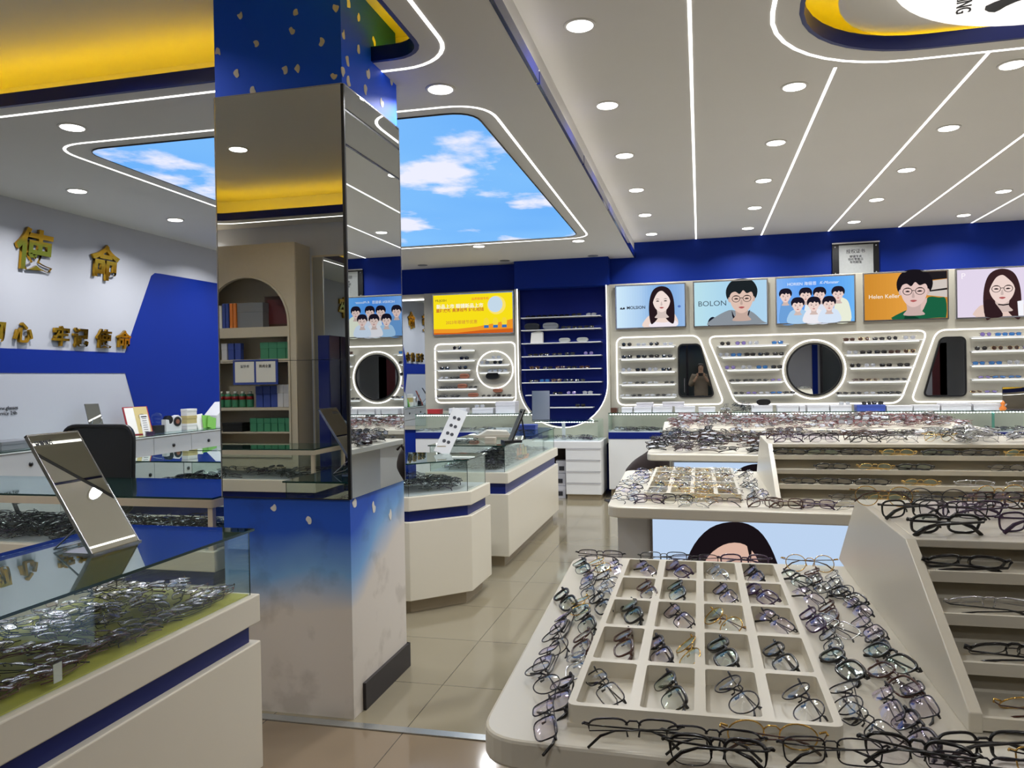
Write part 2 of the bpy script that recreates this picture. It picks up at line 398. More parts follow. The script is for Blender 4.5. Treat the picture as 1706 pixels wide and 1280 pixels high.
for ch, y, w in (('牢', 5.22, 'dark gold character 牢, first after the gap in the lower line'), ('记', 5.42, 'dark gold character 记 in the lower line of wall lettering'), ('使', 5.68, 'small dark gold character 使 in the lower line of lettering'), ('命', 5.92, 'small gold character 命 ending the lower line beside the blue panel')):
    wall_char(ch, y, 1.79, 0.17, w)
wall_char('记', 4.2, 2.44, 0.32, 'large gold character 记 next before the large 使')
wall_char('牢', 3.45, 2.44, 0.32, 'large gold character 牢 before 记 on the lettered wall')

# downlights
def downlight(x, y, z, label, group, on=True, r=0.062):
    t = root('downlight', label, 'ceiling light', (x, y, z), 0, group)
    MB().lathe([(r+0.012, 0.0), (r+0.012, -0.004), (r, -0.006), (r-0.001, 0.0)], 24).build('bezel', 'ceiling_white' if on else 'grey_plastic', t, True)
    if on:
        MB().lathe([(r-0.002, -0.0045), (r-0.003, -0.007)], 24).build('lamp_face', 'lamp_face', t)
        ld = bpy.data.lights.new('downlight_beam', 'AREA'); ld.shape = 'DISK'; ld.size = r*1.9; ld.energy = DOWNLIGHT_W*(1.5 if z < 3.0 else 1.0); ld.spread = math.radians(142); ld.color = (0.96, 0.975, 1.0)
        lo = bpy.data.objects.new('lamp', ld); COL.objects.link(lo); lo.parent = t; lo.location = (0, 0, -0.009)
    else:
        MB().lathe([(r-0.002, -0.002), (r-0.003, -0.004)], 24).build('lamp_face', 'grey_plastic', t)
for ci, x in enumerate((-0.51, 0.54, 1.63, 2.69, 3.75, 4.8)):
    for ri in range(-1, 6):
        y = 3.53+1.08*ri
        if ri < 1 and 0.2 < x < 3.6: continue
        if ri < 0 and x > 3.6: continue
        downlight(x, y, ZH, 'high-ceiling downlight, %s column from the blue edge, %s row from the back wall' % (ORD[ci], ORD[5-ri]), 'downlights in the high ceiling')
for y in (-0.9, -2.4):  # unseen lamps added behind the camera as fill light
    for x in (-0.2, 1.8, 3.9): downlight(x, y, ZH, 'added fill downlight in the high ceiling behind the camera', 'added fill downlights behind the camera')
for x, y, w in ((-3.35, 3.59, 'between the cove and the sky picture'), (-4.42, 4.77, 'over the wall cabinets, nearer one'), (-4.42, 5.86, 'over the wall cabinets, middle one'), (-4.42, 6.95, 'over the wall cabinets beside the pillar'),
                (-1.22, 3.63, 'just beyond the mirrored pillar'), (-3.36, 8.05, 'behind the pillar past the sky picture'), (-2.30, 8.04, 'beyond the sky picture near the back wall'), (-1.22, 8.07, 'at the outer back corner of the sky picture'), (-4.42, 8.05, 'over the far end of the wall cabinets'),
                (-4.55, 1.2, 'beside the cove along the lettered wall'), (-4.6, -0.35, 'near the arched niche')):
    downlight(x, y, ZL, 'round white downlight in the low ceiling, ' + w, 'downlights in the low ceiling')
for x, w in ((-3.35, 'nearest the pillar'), (-2.29, 'above the yellow poster'), (-1.21, 'above the blue alcove')):
    downlight(x, 9.14, ZL, 'unlit grey downlight by the back wall, ' + w, 'unlit downlights', False, 0.05)
for x, y, w in ((-2.60, 2.63, 'near the far edge'), (-3.2, 0.9, 'near the niche'), (-1.9, 1.2, 'over the glass showcase')):
    downlight(x, y, 3.08, 'round white downlight inside the amber rectangular cove, ' + w, 'downlights in the cove')

# linear lights
def ribbon(name, pts, w, z, label, mat='strip_light', closed=True, group='linear ceiling lights'):
    outer = inset(pts, -w/2); inner = inset(pts, w/2)
    o = fill(name, [outer, inner], 0.003, mat, Mx=Matrix.Translation((0, 0, z-0.0005)))
    return tag(o, label, 'light strip', group)
for k, x in enumerate((-0.02, 0.72, 1.45, 2.19, 2.92)):
    y0 = 4.39 if 0.4 < x < 3.3 else -1.5
    tag(MB().box(x-0.008, y0, ZH-0.002, x+0.008, YB-0.01, ZH+0.001).build('light_strip', 'strip_light'), 'straight thin white light line in the high ceiling, %s from the blue edge' % ORD[k], 'light strip', 'linear ceiling lights')
ribbon('light_strip', rrect(0.34, 1.55, 3.42, 4.39, 0.75, 10), 0.018, ZH, 'curved white light line around the rounded cove in the high ceiling')
ribbon('light_strip', rrect(-4.3, -0.32, -1.04, 3.35, 0.26, 8), 0.016, ZL, 'white light line around the amber rectangular cove')
def quadround(p, r, n=6):
    out = []
    for i in range(len(p)):
        a, b, c = Vector(p[i-1]), Vector(p[i]), Vector(p[(i+1) % len(p)])
        u = (a-b).normalized(); v = (c-b).normalized(); A = b+u*r; B = b+v*r
        for k in range(n+1):
            t = k/n; out.append(tuple(A*(1-t)**2+b*2*t*(1-t)+B*t*t))
    return out
skyq = quadround([(-3.62, 3.95), (-1.16, 3.98), (-1.18, 7.78), (-3.70, 7.78)], 0.16)
sk = root('ceiling_lightbox', 'large backlit ceiling picture of blue sky and white clouds', 'lightbox', (0, 0, ZL))
MB().prism(skyq, -0.004, 0.0).build('printed_sky', 'sky_print', sk)
fill('black_edge', [inset(skyq, -0.006), skyq], 0.008, 'black_plastic', sk, Matrix.Translation((0, 0, -0.003)))
ribbon('light_strip', quadround([(-3.76, 3.84), (-1.06, 3.88), (-1.08, 7.92), (-3.82, 7.92)], 0.24, 8), 0.015, ZL, 'white light line around the sky picture in the low ceiling')

# ---------------------------------------------------------------- mirrored pillar
P = root('pillar', 'square pillar with mirror panels, blue petal-painted top and spray-painted base', 'pillar', (0, 0, 0))
px0, px1, py0, py1 = -2.0, -1.41, 2.93, 3.525
MB().box(px0, py0, 0, px1, py1, 0.92).build('lower_shaft', 'pillar_paint', P)
MB().box(px0, py0, 2.61, px1, py1, 3.3).build('upper_shaft', 'pillar_blue', P)
MB().box(px0+0.004, py0+0.004, 0.92, px1-0.004, py1-0.004, 2.61).build('core', 'wall_white', P)
MB().box(px0, py0-0.006, 0.912, px1-0.004, py0, 1.488).box(px0, py0-0.006, 1.490, px1-0.004, py0, 2.618).build('front_mirror', 'mirror', P)
MB().box(px1, py0+0.004, 0.912, px1+0.008, py1, 2.512).build('side_mirror', 'mirror_dim', P)
MB().box(px1, py0+0.004, 2.524, px1+0.008, py1, 2.618).build('side_mirror_strip', 'mirror_dim', P)
MB().box(px1, py0+0.002, 2.512, px1+0.006, py1, 2.524).box(px1-0.003, py0-0.008, 0.91, px1+0.010, py0+0.004, 2.618).box(px0, py0-0.007, 0.908, px1, py0, 0.912).build('mirror_trim', 'black_plastic', P)
MB().box(px0-0.004, py0-0.008, 0.91, px0, py0+0.01, 2.618).box(px1, py1-0.002, 0.91, px1+0.009, py1+0.004, 2.618).box(px0, py0-0.007, 2.618, px1, py0, 2.622).box(px1, py0, 2.618, px1+0.009, py1, 2.622).build('bright_trim', 'silver_metal', P)
b = MB()
PF = [(-1.872, 2.958), (-1.610, 2.939), (-1.432, 2.931), (-1.630, 2.865), (-1.800, 2.829), (-1.497, 2.801), (-1.983, 2.817), (-1.894, 2.715), (-1.668, 2.706), (-1.610, 2.704), (-1.445, 2.655), (-1.817, 2.635), (-1.759, 0.867), (-1.598, 0.816)]
PR = [(3.003, 2.983), (3.105, 2.971), (2.951, 2.829), (3.266, 2.930), (3.095, 2.827), (2.985, 2.737), (2.944, 2.675), (3.194, 2.763), (3.462, 2.825), (3.163, 2.674), (3.344, 2.684), (2.993, 2.650), (2.971, 0.890), (3.165, 0.840), (3.347, 0.773)]
def petal(cx, cy, r):
    a0 = random.uniform(0, 6.28); n = 7; pts = []
    for k in range(n):
        a = a0+k*2*PI/n; q = r*(0.75+0.5*random.random())*(0.55 if k == 0 else 1)
        pts.append((cx+q*0.8*math.cos(a), cy+q*math.sin(a)))
    return smooth_poly(pts, 3)
for x, z in PF: b.prism(petal(x, z, 0.017), py0-0.0015, py0+0.001, 'y')
for y, z in PR: b.prism(petal(y, z, 0.022), px1-0.001, px1+0.0015, 'x')
b.build('painted_petals', 'petal', P)
b = MB(); b.box(px1-0.001, 3.02, 0.0, px1+0.014, py1+0.012, 0.115); b.box(px0, py1, 0, px1+0.012, py1+0.012, 0.115)
b.build('skirting', 'baseboard_black', P)

# ---------------------------------------------------------------- eyeglasses
KINDS = {  # lens width, height, squareness, rim radius top / bottom, bridge height, temple radius
    'square':   (0.050, 0.035, 3.2, 0.0022, 0.0019, 0.25, 0.0024),
    'bold':     (0.051, 0.036, 2.8, 0.0030, 0.0026, 0.25, 0.0030),
    'round':    (0.047, 0.043, 2.1, 0.0011, 0.0011, 0.30, 0.0013),
    'rectangle': (0.052, 0.033, 3.8, 0.0012, 0.0011, 0.35, 0.0014),
    'browline': (0.051, 0.037, 3.0, 0.0027, 0.0008, 0.45, 0.0020),
    'halfrim':  (0.052, 0.032, 3.4, 0.0015, 0.0, 0.40, 0.0014),
}
def outline(k, N, s):
    a, b, n = KINDS[k][:3]; pts = []
    for i in range(N):
        t = 2*PI*i/N; c, q = math.cos(t), math.sin(t)
        x = math.copysign(abs(c)**(2/n), c)*a/2; z = math.copysign(abs(q)**(2/n), q)*b/2
        pts.append((s*0.0335+x*(1+0.10*z/b)+s*0.0016*z/b, z))
    return pts
def y_wrap(x): return 5.0*x*x*0.35
def rim(mb, k, N, m, s, mi=0):
    _, b, _, rt_, rb, _, _ = KINDS[k]; o = outline(k, N, s); rr = []; pts = []
    for x, z in o:
        w = min(1, max(0, 0.5+z/b*1.6)); r = rb+(rt_-rb)*w
        rr.append(max(r, 0.0)); pts.append((x, y_wrap(x), z))
    if rb == 0.0:
        idx = [i for i in range(N) if o[i][1] > -0.001]
        st = [i for i in idx]; st.sort(key=lambda i: (i if o[i][1] >= 0 else i-N) if i < N*0.75 else i-N)
        mb.tube([pts[i] for i in st], [max(rr[i], 0.0009) for i in st], m, False, mi)
    else: mb.tube(pts, rr, m, True, mi)
def front_mb(k, N=26, m=5, pads=True, mi=0, mb=None):
    mb = mb or MB(); a, b, n, rt_, rb, bh, tr = KINDS[k]
    for s in (-1, 1):
        rim(mb, k, N, m, s, mi)
        xo = s*(0.0335+a/2*1.03); mb.tube([(xo, y_wrap(xo), b*0.30), (s*0.0665, 0.0035, b*0.32), (s*0.068, 0.009, b*0.32)], max(rt_, 0.0016), m, False, mi)
        if pads: mb.tube([(s*0.0098, 0.001, b*0.05), (s*0.0085, 0.006, 0.0), (s*0.0075, 0.0065, -0.006)], [0.0006, 0.0012, 0.0018], 4, False, mi)
    z = b*bh*0.8
    mb.tube([(-0.0105, 0, z*0.7), (-0.005, -0.0012, z+0.002), (0.005, -0.0012, z+0.002), (0.0105, 0, z*0.7)], max(rt_*0.9, 0.0011), m, False, mi)
    if k in ('browline',): mb.tube([(-0.0105, 0, z*0.1), (0, 0, z*0.2), (0.0105, 0, z*0.1)], 0.0009, m, False, mi)
    return mb
def lens_mb(k, s, N=22, mi=0, mb=None):
    mb = mb or MB(); o = outline(k, N, s); cx = s*0.0335
    vs = [(cx, y_wrap(cx)-0.0028, 0)] + [(cx+(x-cx)*0.55, y_wrap(x)-0.0019, z*0.55) for x, z in o] + [(x, y_wrap(x), z) for x, z in o]
    fs = [[0, 1+i, 1+(i+1) % N] for i in range(N)] + [[1+i, 1+N+i, 1+N+(i+1) % N, 1+(i+1) % N] for i in range(N)]
    return mb.add(vs, fs, mi)
def temple_mb(k, s, opened=False, m=4, mi=0, mb=None):
    mb = mb or MB(); b = KINDS[k][1]; r = KINDS[k][6]; z = b*0.32; o = 0.006 if s < 0 else 0.0
    if opened: pts = [(s*0.068, 0.008, z), (s*0.068, 0.09, z-0.001), (s*0.066, 0.115, z-0.008), (s*0.063, 0.14, z-0.028)]
    else: pts = [(s*0.067, 0.008, z), (s*0.060, 0.0125+o, z), (s*-0.022, 0.0165+o, z-0.003), (s*-0.042, 0.017+o, z-0.010), (s*-0.060, 0.017+o, z-0.026)]
    rr = [r*0.8]*(len(pts)-3)+[r*0.9, r*1.5, r*1.5] if opened is False else [r*0.8, r*0.9, r*1.4, r*1.4]
    return mb.tube(pts, rr[:len(pts)], m, False, mi)
PROTO = {}
def proto(k, fm, tm, lm, opened=False):
    key = (k, fm, tm, lm, opened)
    if key not in PROTO:
        PROTO[key] = [('front_frame', front_mb(k).mesh('front_frame', fm, True)),
                      ('lens', lens_mb(k, -1).mesh('lens', lm, True)), ('lens', lens_mb(k, 1).mesh('lens', lm, True)),
                      ('temple', temple_mb(k, -1, opened).mesh('temple', tm, True)), ('temple', temple_mb(k, 1, opened).mesh('temple', tm, True))]
    return PROTO[key]
def simple(k, fm, lm, opened=False, name='eyeglasses'):
    key = ('s', k, fm, lm, opened)
    if key not in PROTO:
        b = front_mb(k, 16, 4, False)
        for s in (-1, 1): temple_mb(k, s, opened, 3, 0, b); lens_mb(k, s, 12, 1, b)
        PROTO[key] = b.mesh(name, [fm, lm], True)
    return PROTO[key]
def rest(k, lean, opened=False):
    b = KINDS[k][1]/2+0.002; L = math.radians(lean); d = 0.027 if not opened else 0.14
    return max(b*math.cos(L), d*math.sin(L)-b*0.3*math.cos(L), 0.004)
def pose(o, k, x, y, z, a, lean, opened=False, roll=0.0):
    o.location = (x, y, z+rest(k, lean, opened))
    o.rotation_euler = (Matrix.Rotation(math.radians(a), 3, 'Z') @ Matrix.Rotation(-math.radians(lean), 3, 'X') @ Matrix.Rotation(math.radians(roll), 3, 'Y')).to_euler()
def specs(k, fm, tm, lm, x, y, z, a, lean, label, group, opened=False, roll=0.0, parts=True):
    if parts:
        o = bpy.data.objects.new('eyeglasses', None); o.empty_display_size = 0.02; COL.objects.link(o)
        for nm, me in proto(k, fm, tm, lm, opened):
            c = bpy.data.objects.new(nm, me); COL.objects.link(c); c.parent = o
    else:
        o = bpy.data.objects.new('eyeglasses', simple(k, fm, lm, opened)); COL.objects.link(o)
    w_ = label.split()
    if len(w_) > 16: label = label.replace(' loose', '').replace('dark metal rectangular', 'dark metal').replace('dark purple square', 'dark purple').replace('half-rim dark metal', 'half-rim').replace(' one', '')
    tag(o, label, 'eyeglasses', group); pose(o, k, x, y, z, a, lean, opened, roll); return o
STYLES = [('square', 'black_acetate', 'black_acetate', 'lens', 'black square'), ('rectangle', 'black_acetate', 'black_acetate', 'lens', 'thin black'),
          ('browline', 'black_acetate', 'black_acetate', 'lens_green', 'black browline'), ('rectangle', 'gunmetal', 'black_acetate', 'lens_purple', 'dark metal rectangular'),
          ('round', 'gunmetal', 'gunmetal', 'lens', 'round dark metal'), ('halfrim', 'gunmetal', 'black_acetate', 'lens_purple', 'half-rim dark metal'),
          ('bold', 'black_acetate', 'black_acetate', 'lens_green', 'thick black'), ('rectangle', 'silver_metal', 'black_acetate', 'lens', 'silver rectangular'),
          ('round', 'gold_metal', 'brown_acetate', 'lens_green', 'round gold'), ('square', 'purple_acetate', 'purple_acetate', 'lens_purple', 'dark purple square'),
          ('square', 'brown_acetate', 'brown_acetate', 'lens', 'brown square'), ('browline', 'gunmetal', 'black_acetate', 'lens_purple', 'grey browline')]
def pick(i): return STYLES[i % len(STYLES)]
def heap(name, label, n, area, z, hgt, styles, seed, group=None, flat=0.8, avoid=None, kind='stuff', ang=None, dens=10):
    """one heap of tangled frames that nobody could count"""
    rnd = random.Random(seed); b = MB(); mats = []
    for s in styles:
        for q in (s[0], s[1]):
            if q not in mats: mats.append(q)
    x0, y0, x1, y1 = area; i = 0
    while i < n:
        x = rnd.uniform(x0, x1); y = rnd.uniform(y0, y1)
        if avoid and avoid(x, y): i += 1; continue
        fm, lm, k = rnd.choice(styles); t = MB(); front_mb(k, dens, 3, False, 0, t)
        for s in (-1, 1): temple_mb(k, s, False, 3, 0, t); lens_mb(k, s, 8, 1, t)
        t.m = [mats.index(fm) if q == 0 else mats.index(lm) for q in t.m]
        lean = rnd.gauss(82, 16) if rnd.random() < flat else rnd.uniform(-10, 60)
        a = rnd.gauss(ang, 20) if ang is not None else rnd.uniform(0, 360)
        R = Matrix.Rotation(math.radians(a), 3, 'Z') @ Matrix.Rotation(-math.radians(lean), 3, 'X')
        e = min((x-x0), (x1-x), (y-y0), (y1-y)); zz = z+0.022+rnd.random()*hgt*min(1, 0.3+e/0.12)
        off = len(b.v)
        for v in t.v:
            w = R @ Vector(v); b.v.append((x+w.x, y+w.y, max(z+0.002, zz+w.z)))
        for f in t.f: b.f.append([q+off for q in f])
        b.m += t.m; i += 1
    o = b.build(name, mats, None, True)
    return tag(o, label, 'eyeglasses', group, kind)

# ---------------------------------------------------------------- glass showcase counters
def showcase(label, poly, zt=0.9, zs=0.67, zb=0.58, zl=0.515, lining='lining_white', body='lacquer', group=None, frame=False, panes=True, led=True, ins=0.03, kick=0.08, top_in=0.0):
    t = root('glass_showcase', label, 'showcase', (poly[0][0], poly[0][1], 0), 0, group)
    ox, oy = poly[0]; q = [(x-ox, y-oy) for x, y in poly]
    MB().prism(inset(q, 0.05), 0, kick).build('plinth', 'kick_tan', t)
    MB().prism(q, kick, zl).build('cabinet_body', body, t, bevel=0.004)
    MB().prism(inset(q, 0.028), zl, zb).build('recessed_band', 'navy_band', t)
    MB().prism(q, zb, zs).build('display_shelf', body, t, bevel=0.004)
    MB().prism(inset(q, ins+0.006), zs, zs+0.004).build('shelf_lining', lining, t)
    g = inset(q, ins-0.012)
    MB().prism(g, zt-0.008, zt, mi=1, cap=0).build('top_glass', ['glass_top', 'glass_edge'], t)
    if panes:
        gi = inset(q, ins); b = MB()
        for i in range(len(gi)):
            a, c = Vector(gi[i]), Vector(gi[(i+1) % len(gi)]); u = (c-a).normalized(); w = Vector((-u.y, u.x))*0.004
            pts = [tuple(a+u*0.001), tuple(c-u*0.001), tuple(c-u*0.001+w), tuple(a+u*0.001+w)]
            o = len(b.v); b.prism(pts, zs, zt-0.008)
            b.m[-1] = 1; b.m[-3] = 1
        b.build('side_glass', ['glass', 'glass_edge'], t)
    if frame:
        r = inset(q, 0.012); r2_ = inset(q, 0.045)
        fill('top_rim', [r, r2_], 0.034, 'cream_wood', t, Matrix.Translation((0, 0, zt-0.026)))
        b = MB()
        for (x, y) in inset(q, 0.03): MB().box(x-0.012, y-0.012, zs, x+0.012, y+0.012, zt-0.04).build('corner_post', 'cream_wood', t)
    if led:
        xs = [p[0] for p in q]; ys = [p[1] for p in q]; b = MB()
        if max(xs)-min(xs) > max(ys)-min(ys):
            n = int((max(xs)-min(xs)-0.5)/0.03); yy = max(ys)-0.05
            for i in range(n): b.box(min(xs)+0.2+i*0.03, yy, zt-0.018, min(xs)+0.212+i*0.03, yy+0.008, zt-0.012)
        else:
            n = int((max(ys)-min(ys)-0.3)/0.03); xx = min(xs)+0.05
            for i in range(n): b.box(xx, min(ys)+0.15+i*0.03, zt-0.018, xx+0.008, min(ys)+0.162+i*0.03, zt-0.012)
        b.build('light_strip', 'case_led', t)
    return t
showcase('near white showcase with yellow-green lining, glass top and tangled eyeglasses', [(-2.06, -0.1), (-1.478, -0.1), (-1.478, 2.362), (-2.06, 2.362)], lining='lining_yellow', zs=0.675, ins=0.022)
showcase('white showcase running to the pillar with cream rim round its glass top', [(-4.1, 2.93), (-2.05, 2.93), (-2.05, 3.55), (-4.1, 3.55)], frame=True)
showcase('white showcase with chamfered corner beyond the pillar', [(-3.75, 4.30), (-1.69, 4.30), (-1.39, 4.585), (-1.38, 5.0), (-3.75, 5.0)], zs=0.70, zb=0.615, zl=0.55, ins=0.025)
showcase('white showcase behind the blue-reflecting corner, parallel to the wall cabinets', [(-3.75, 5.03), (-3.15, 5.03), (-3.15, 7.3), (-3.75, 7.3)], zs=0.70, zb=0.615, zl=0.55)
showcase('long white showcase beside the aisle with an orange ship toy inside', [(-2.03, 5.51), (-1.385, 5.51), (-1.385, 7.56), (-2.03, 7.56)], zs=0.70, zb=0.62, zl=0.54, ins=0.03)

BW = [('black_acetate', 'lens', 'square'), ('black_acetate', 'lens', 'rectangle'), ('gunmetal', 'lens_pale', 'rectangle'), ('purple_acetate', 'lens', 'square')]
SIL = [('silver_metal', 'lens_pale', 'rectangle'), ('gunmetal', 'lens', 'halfrim'), ('gunmetal', 'lens_purple', 'round'), ('black_acetate', 'lens', 'rectangle')]
# near showcase heap: individual frames
rnd = random.Random(3)
HS = [('rectangle', 'gunmetal', 'gunmetal', 'lens_coat'), ('rectangle', 'taupe_acetate', 'taupe_acetate', 'lens_coat'), ('halfrim', 'silver_metal', 'gunmetal', 'lens_coat'),
      ('rectangle', 'black_acetate', 'gunmetal', 'lens_coat'), ('round', 'purple_acetate', 'gunmetal', 'lens_coat'), ('round', 'rose_acetate', 'rose_acetate', 'lens_coat'), ('round', 'silver_metal', 'silver_metal', 'lens_coat')]
HL = {'taupe_acetate': 'taupe', 'purple_acetate': 'purple', 'gunmetal': 'dark metal', 'brown_acetate': 'brown', 'black_acetate': 'black', 'rose_acetate': 'dusky rose', 'silver_metal': 'silver'}
pts = []
for iy in range(17):
    for ix in range(7):
        pts.append((-1.975+ix*0.074+rnd.uniform(-.03, .03), 1.22+iy*0.067+rnd.uniform(-.03, .03)))
for i, (x, y) in enumerate(pts):
    if x > -1.52 and rnd.random() < 0.5: x -= 0.03
    x = min(x, -1.545 if abs(math.sin(i)) < 0.6 else -1.565)
    k, fm, tm, lm = rnd.choice(HS)
    specs(k, fm, tm, lm, x, min(y, 2.27), 0.680+rnd.random()*0.035*(1 if x < -1.62 else 0.2), (rnd.uniform(0, 360) if x < -1.60 else 90+rnd.choice((0, 180))+rnd.uniform(-14, 14)), rnd.uniform(74, 100), '%s %s eyeglasses tangled in the heap inside the yellow-lined showcase' % (k.replace('halfrim', 'half-rim'), HL[fm]), 'tangled eyeglasses in the near showcase', roll=rnd.uniform(-8, 8))
tag(MB().box(-1.507, 1.52, 0.69, -1.5055, 1.545, 0.735).build('price_tag', 'paper'), 'small blank white price tag stuck inside the near showcase glass', 'tag')
heap('eyeglasses_heap', 'black and clear eyeglasses heaped inside the showcase running to the pillar', 320, (-3.95, 3.0, -2.14, 3.45), 0.674, 0.05, BW, 11)
heap('eyeglasses_heap', 'dark blue-black eyeglasses heaped inside the chamfered showcase beyond the pillar', 360, (-3.6, 4.40, -1.55, 4.9), 0.704, 0.05, BW, 12, avoid=lambda x, y: y < 4.56 and x > -1.80)
heap('eyeglasses_heap', 'fine metal eyeglasses in rows inside the long showcase beside the aisle', 260, (-1.92, 5.62, -1.50, 7.3), 0.704, 0.04, SIL, 13, ang=60)
heap('eyeglasses_heap', 'mixed eyeglasses heaped inside the showcase parallel to the wall cabinets', 60, (-3.64, 5.15, -3.26, 7.1), 0.704, 0.03, BW, 14)

# ship ornament in the long showcase
t = root('toy_ship', 'orange and gold model sailing ship inside the long showcase', 'ornament', (-1.50, 6.45, 0.704), math.radians(80))
MB().prism(smooth_poly([(-0.12, 0.03), (0, 0.0), (0.12, 0.035), (0.10, 0.0), (0, -0.0), (-0.09, 0.0)], 2), -0.02, 0.02, 'y').build('hull', 'orange_toy', t)
for k, (x, h) in enumerate(((-0.08, 0.10), (-0.025, 0.135), (0.035, 0.125), (0.09, 0.09))):
    MB().tube([(x, 0, 0.02), (x, 0, h)], 0.003).build('mast', 'gold_toy', t)
    b = MB()
    for j in range(3):
        z = 0.035+j*(h-0.04)/3; w = 0.024-j*0.004; b.prism([(x-w, z), (x+w, z), (x+w*0.8, z+0.026), (x-w*0.8, z+0.026)], -0.006, -0.002, 'y')
    b.build('sail', 'gold_toy' if k > 1 else 'orange_toy', t)

# cosmetic mirror on the near showcase
t = root('counter_mirror', 'tall tilted mirror with small black lettering standing on the near glass showcase', 'mirror', (-1.745, 2.005, 0.90))
R = Matrix.Rotation(-math.radians(32.8), 4, 'Y')
def loc(o, mx): o.matrix_local = mx; return o
loc(MB().box(-0.007, -0.097, 0.0, 0.0, 0.097, 0.416).build('back_plate', 'black_plastic', t), R)
loc(MB().box(0.0, -0.095, 0.002, 0.003, 0.095, 0.414).build('mirror_face', 'mirror', t), R)
b = MB(); b.box(-0.007, -0.099, 0, 0.0045, -0.0955, 0.417).box(-0.007, 0.0955, 0, 0.0045, 0.099, 0.417).box(-0.007, -0.099, 0.414, 0.0045, 0.099, 0.418)
loc(b.build('metal_edge', 'silver_metal', t), R)
o = text('lettering', '普通镜片', 0.017, 'print_dark', t, Matrix.Translation((0.0035, -0.052, 0.385)) @ Matrix.Rotation(PI/2, 4, 'Z') @ Matrix.Rotation(PI/2, 4, 'X'), 0.0003, 0.0004); loc(o, R)
b = MB(); b.tube([(-0.06, -0.06, 0.09), (-0.16, -0.07, 0.006), (-0.16, 0.07, 0.006), (-0.06, 0.06, 0.09)], 0.003); b.build('prop_stand', 'silver_metal', t)
MB().box(-0.10, -0.10, 0.0, 0.01, 0.10, 0.005).build('base', 'silver_metal', t)

# ---------------------------------------------------------------- display tables with trays and stepped racks
LED_POST = None
def rack(label, x0, x1, y0, z0, ht=0.2, dy=0.33, depth=0.45, n=4):
    t = root('stepped_rack', label, 'display rack', (x0, y0, z0))
    W = x1-x0; prof = [(0, 0), (0, 0.028), (dy, ht), (dy+depth, ht), (dy+depth+0.25, 0)]
    for x in (0, W-0.018): MB().prism(prof, x, x+0.018, 'x').build('side_panel', 'lacquer', t, bevel=0.002)
    bk = [(0.085, 0.0), (dy+0.085, ht-0.012), (dy+0.10, ht-0.012), (0.10, 0.0)]
    MB().prism(bk, 0.018, W-0.018, 'x').build('back_panel', 'lacquer', t)
    MB().box(0.018, dy-0.002, ht-0.014, W-0.018, dy+depth, ht).build('top_board', 'lacquer', t, bevel=0.002)
    MB().prism([(dy+depth-0.012, ht-0.014), (dy+depth, ht-0.014), (dy+depth+0.25, 0), (dy+depth+0.238, 0)], 0.018, W-0.018, 'x').build('rear_panel', 'lacquer', t)
    sh = []
    for k in range(n):
        f = k/n; y = dy*f+0.004; z = 0.016+(ht-0.012)*f
        b = MB(); b.box(0.018, y, z-0.008, W-0.018, y+0.115, z); b.box(0.018, y-0.002, z-0.012, W-0.018, y+0.006, z+0.006)
        b.build('rack_shelf', 'lacquer', t); sh.append((y0+y+0.03, z0+z))
    return t, sh
def tray(label, x0, y0, x1, y1, z, nc, nr):
    t = root('compartment_tray', label, 'display tray', (x0, y0, z)); W, D = x1-x0, y1-y0
    MB().box(0, 0, 0, W, D, 0.006).build('tray_floor', 'lacquer', t)
    o = rrect(0, 0, W, D, 0.012, 3); holes = []; g = 0.016
    for i in range(nc):
        for j in range(nr):
            a, b_ = g*0.7+i*(W-g*0.4)/nc, g*0.7+j*(D-g*0.4)/nr
            holes.append(rrect(a, b_, a+(W-g*0.4)/nc-g, b_+(D-g*0.4)/nr-g, 0.006, 3))
    fill('dividers', [o]+holes, 0.026, 'lacquer', t, Matrix.Translation((0, 0, 0.019)))
    return t
# nearest table
t1p = [(-0.352, 2.13)] + [(-0.352+0.047*k/4, 2.13-1.02*k/4) for k in range(1, 4)]
def table(label, x0, x1, y0, y1, z, sh, body_x, body_y, group='white display tables'):
    t = root('display_table', label, 'table', (x0, y0, 0), 0, group)
    q = quadround([(0, 0), (x1-x0, sh*(x1-x0)), (x1-x0, y1-y0), (-0.035, y1-y0)], 0.07, 7)
    MB().prism(q, z-0.042, z).build('table_top', 'lacquer', t, bevel=0.005)
    bx0, bx1 = body_x[0]-x0, body_x[1]-x0; by0, by1 = body_y[0]-y0, body_y[1]-y0
    MB().box(bx0, by0, 0.0, bx1, by1, z-0.042).build('pedestal', 'lacquer_cool', t, bevel=0.003)
    return t
table('nearest white display table with compartment tray and stepped rack', -0.312, 1.7, 1.03, 2.13, 0.90, -0.03, (-0.05, 1.6), (1.25, 1.95))
tray('white compartment tray of eyeglasses on the nearest display table', -0.192, 1.085, 0.178, 1.99, 0.90, 4, 5)
rk1, sh1 = rack('stepped white eyeglasses rack on the nearest display table', 0.352, 1.55, 1.175, 0.90)
table('second white display table with tray, rack and a lightbox below', -0.355, 2.1, 2.95, 4.12, 0.90, -0.05, (-0.33, 1.9), (3.1, 3.95))
tray('white compartment tray of eyeglasses on the second display table', -0.225, 3.12, 0.15, 3.99, 0.90, 4, 5)
rk2, sh2 = rack('stepped white eyeglasses rack on the second display table', 0.272, 1.95, 3.06, 0.90, 0.205)
table('third white display table heaped with dark eyeglasses', -0.335, 2.2, 4.96, 6.15, 0.90, -0.05, (-0.2, 1.9), (5.1, 6.0))
table('farthest white display table heaped with brown and rose eyeglasses', -0.31, 2.15, 6.55, 7.72, 0.945, -0.03, (-0.2, 1.9), (6.75, 7.5))

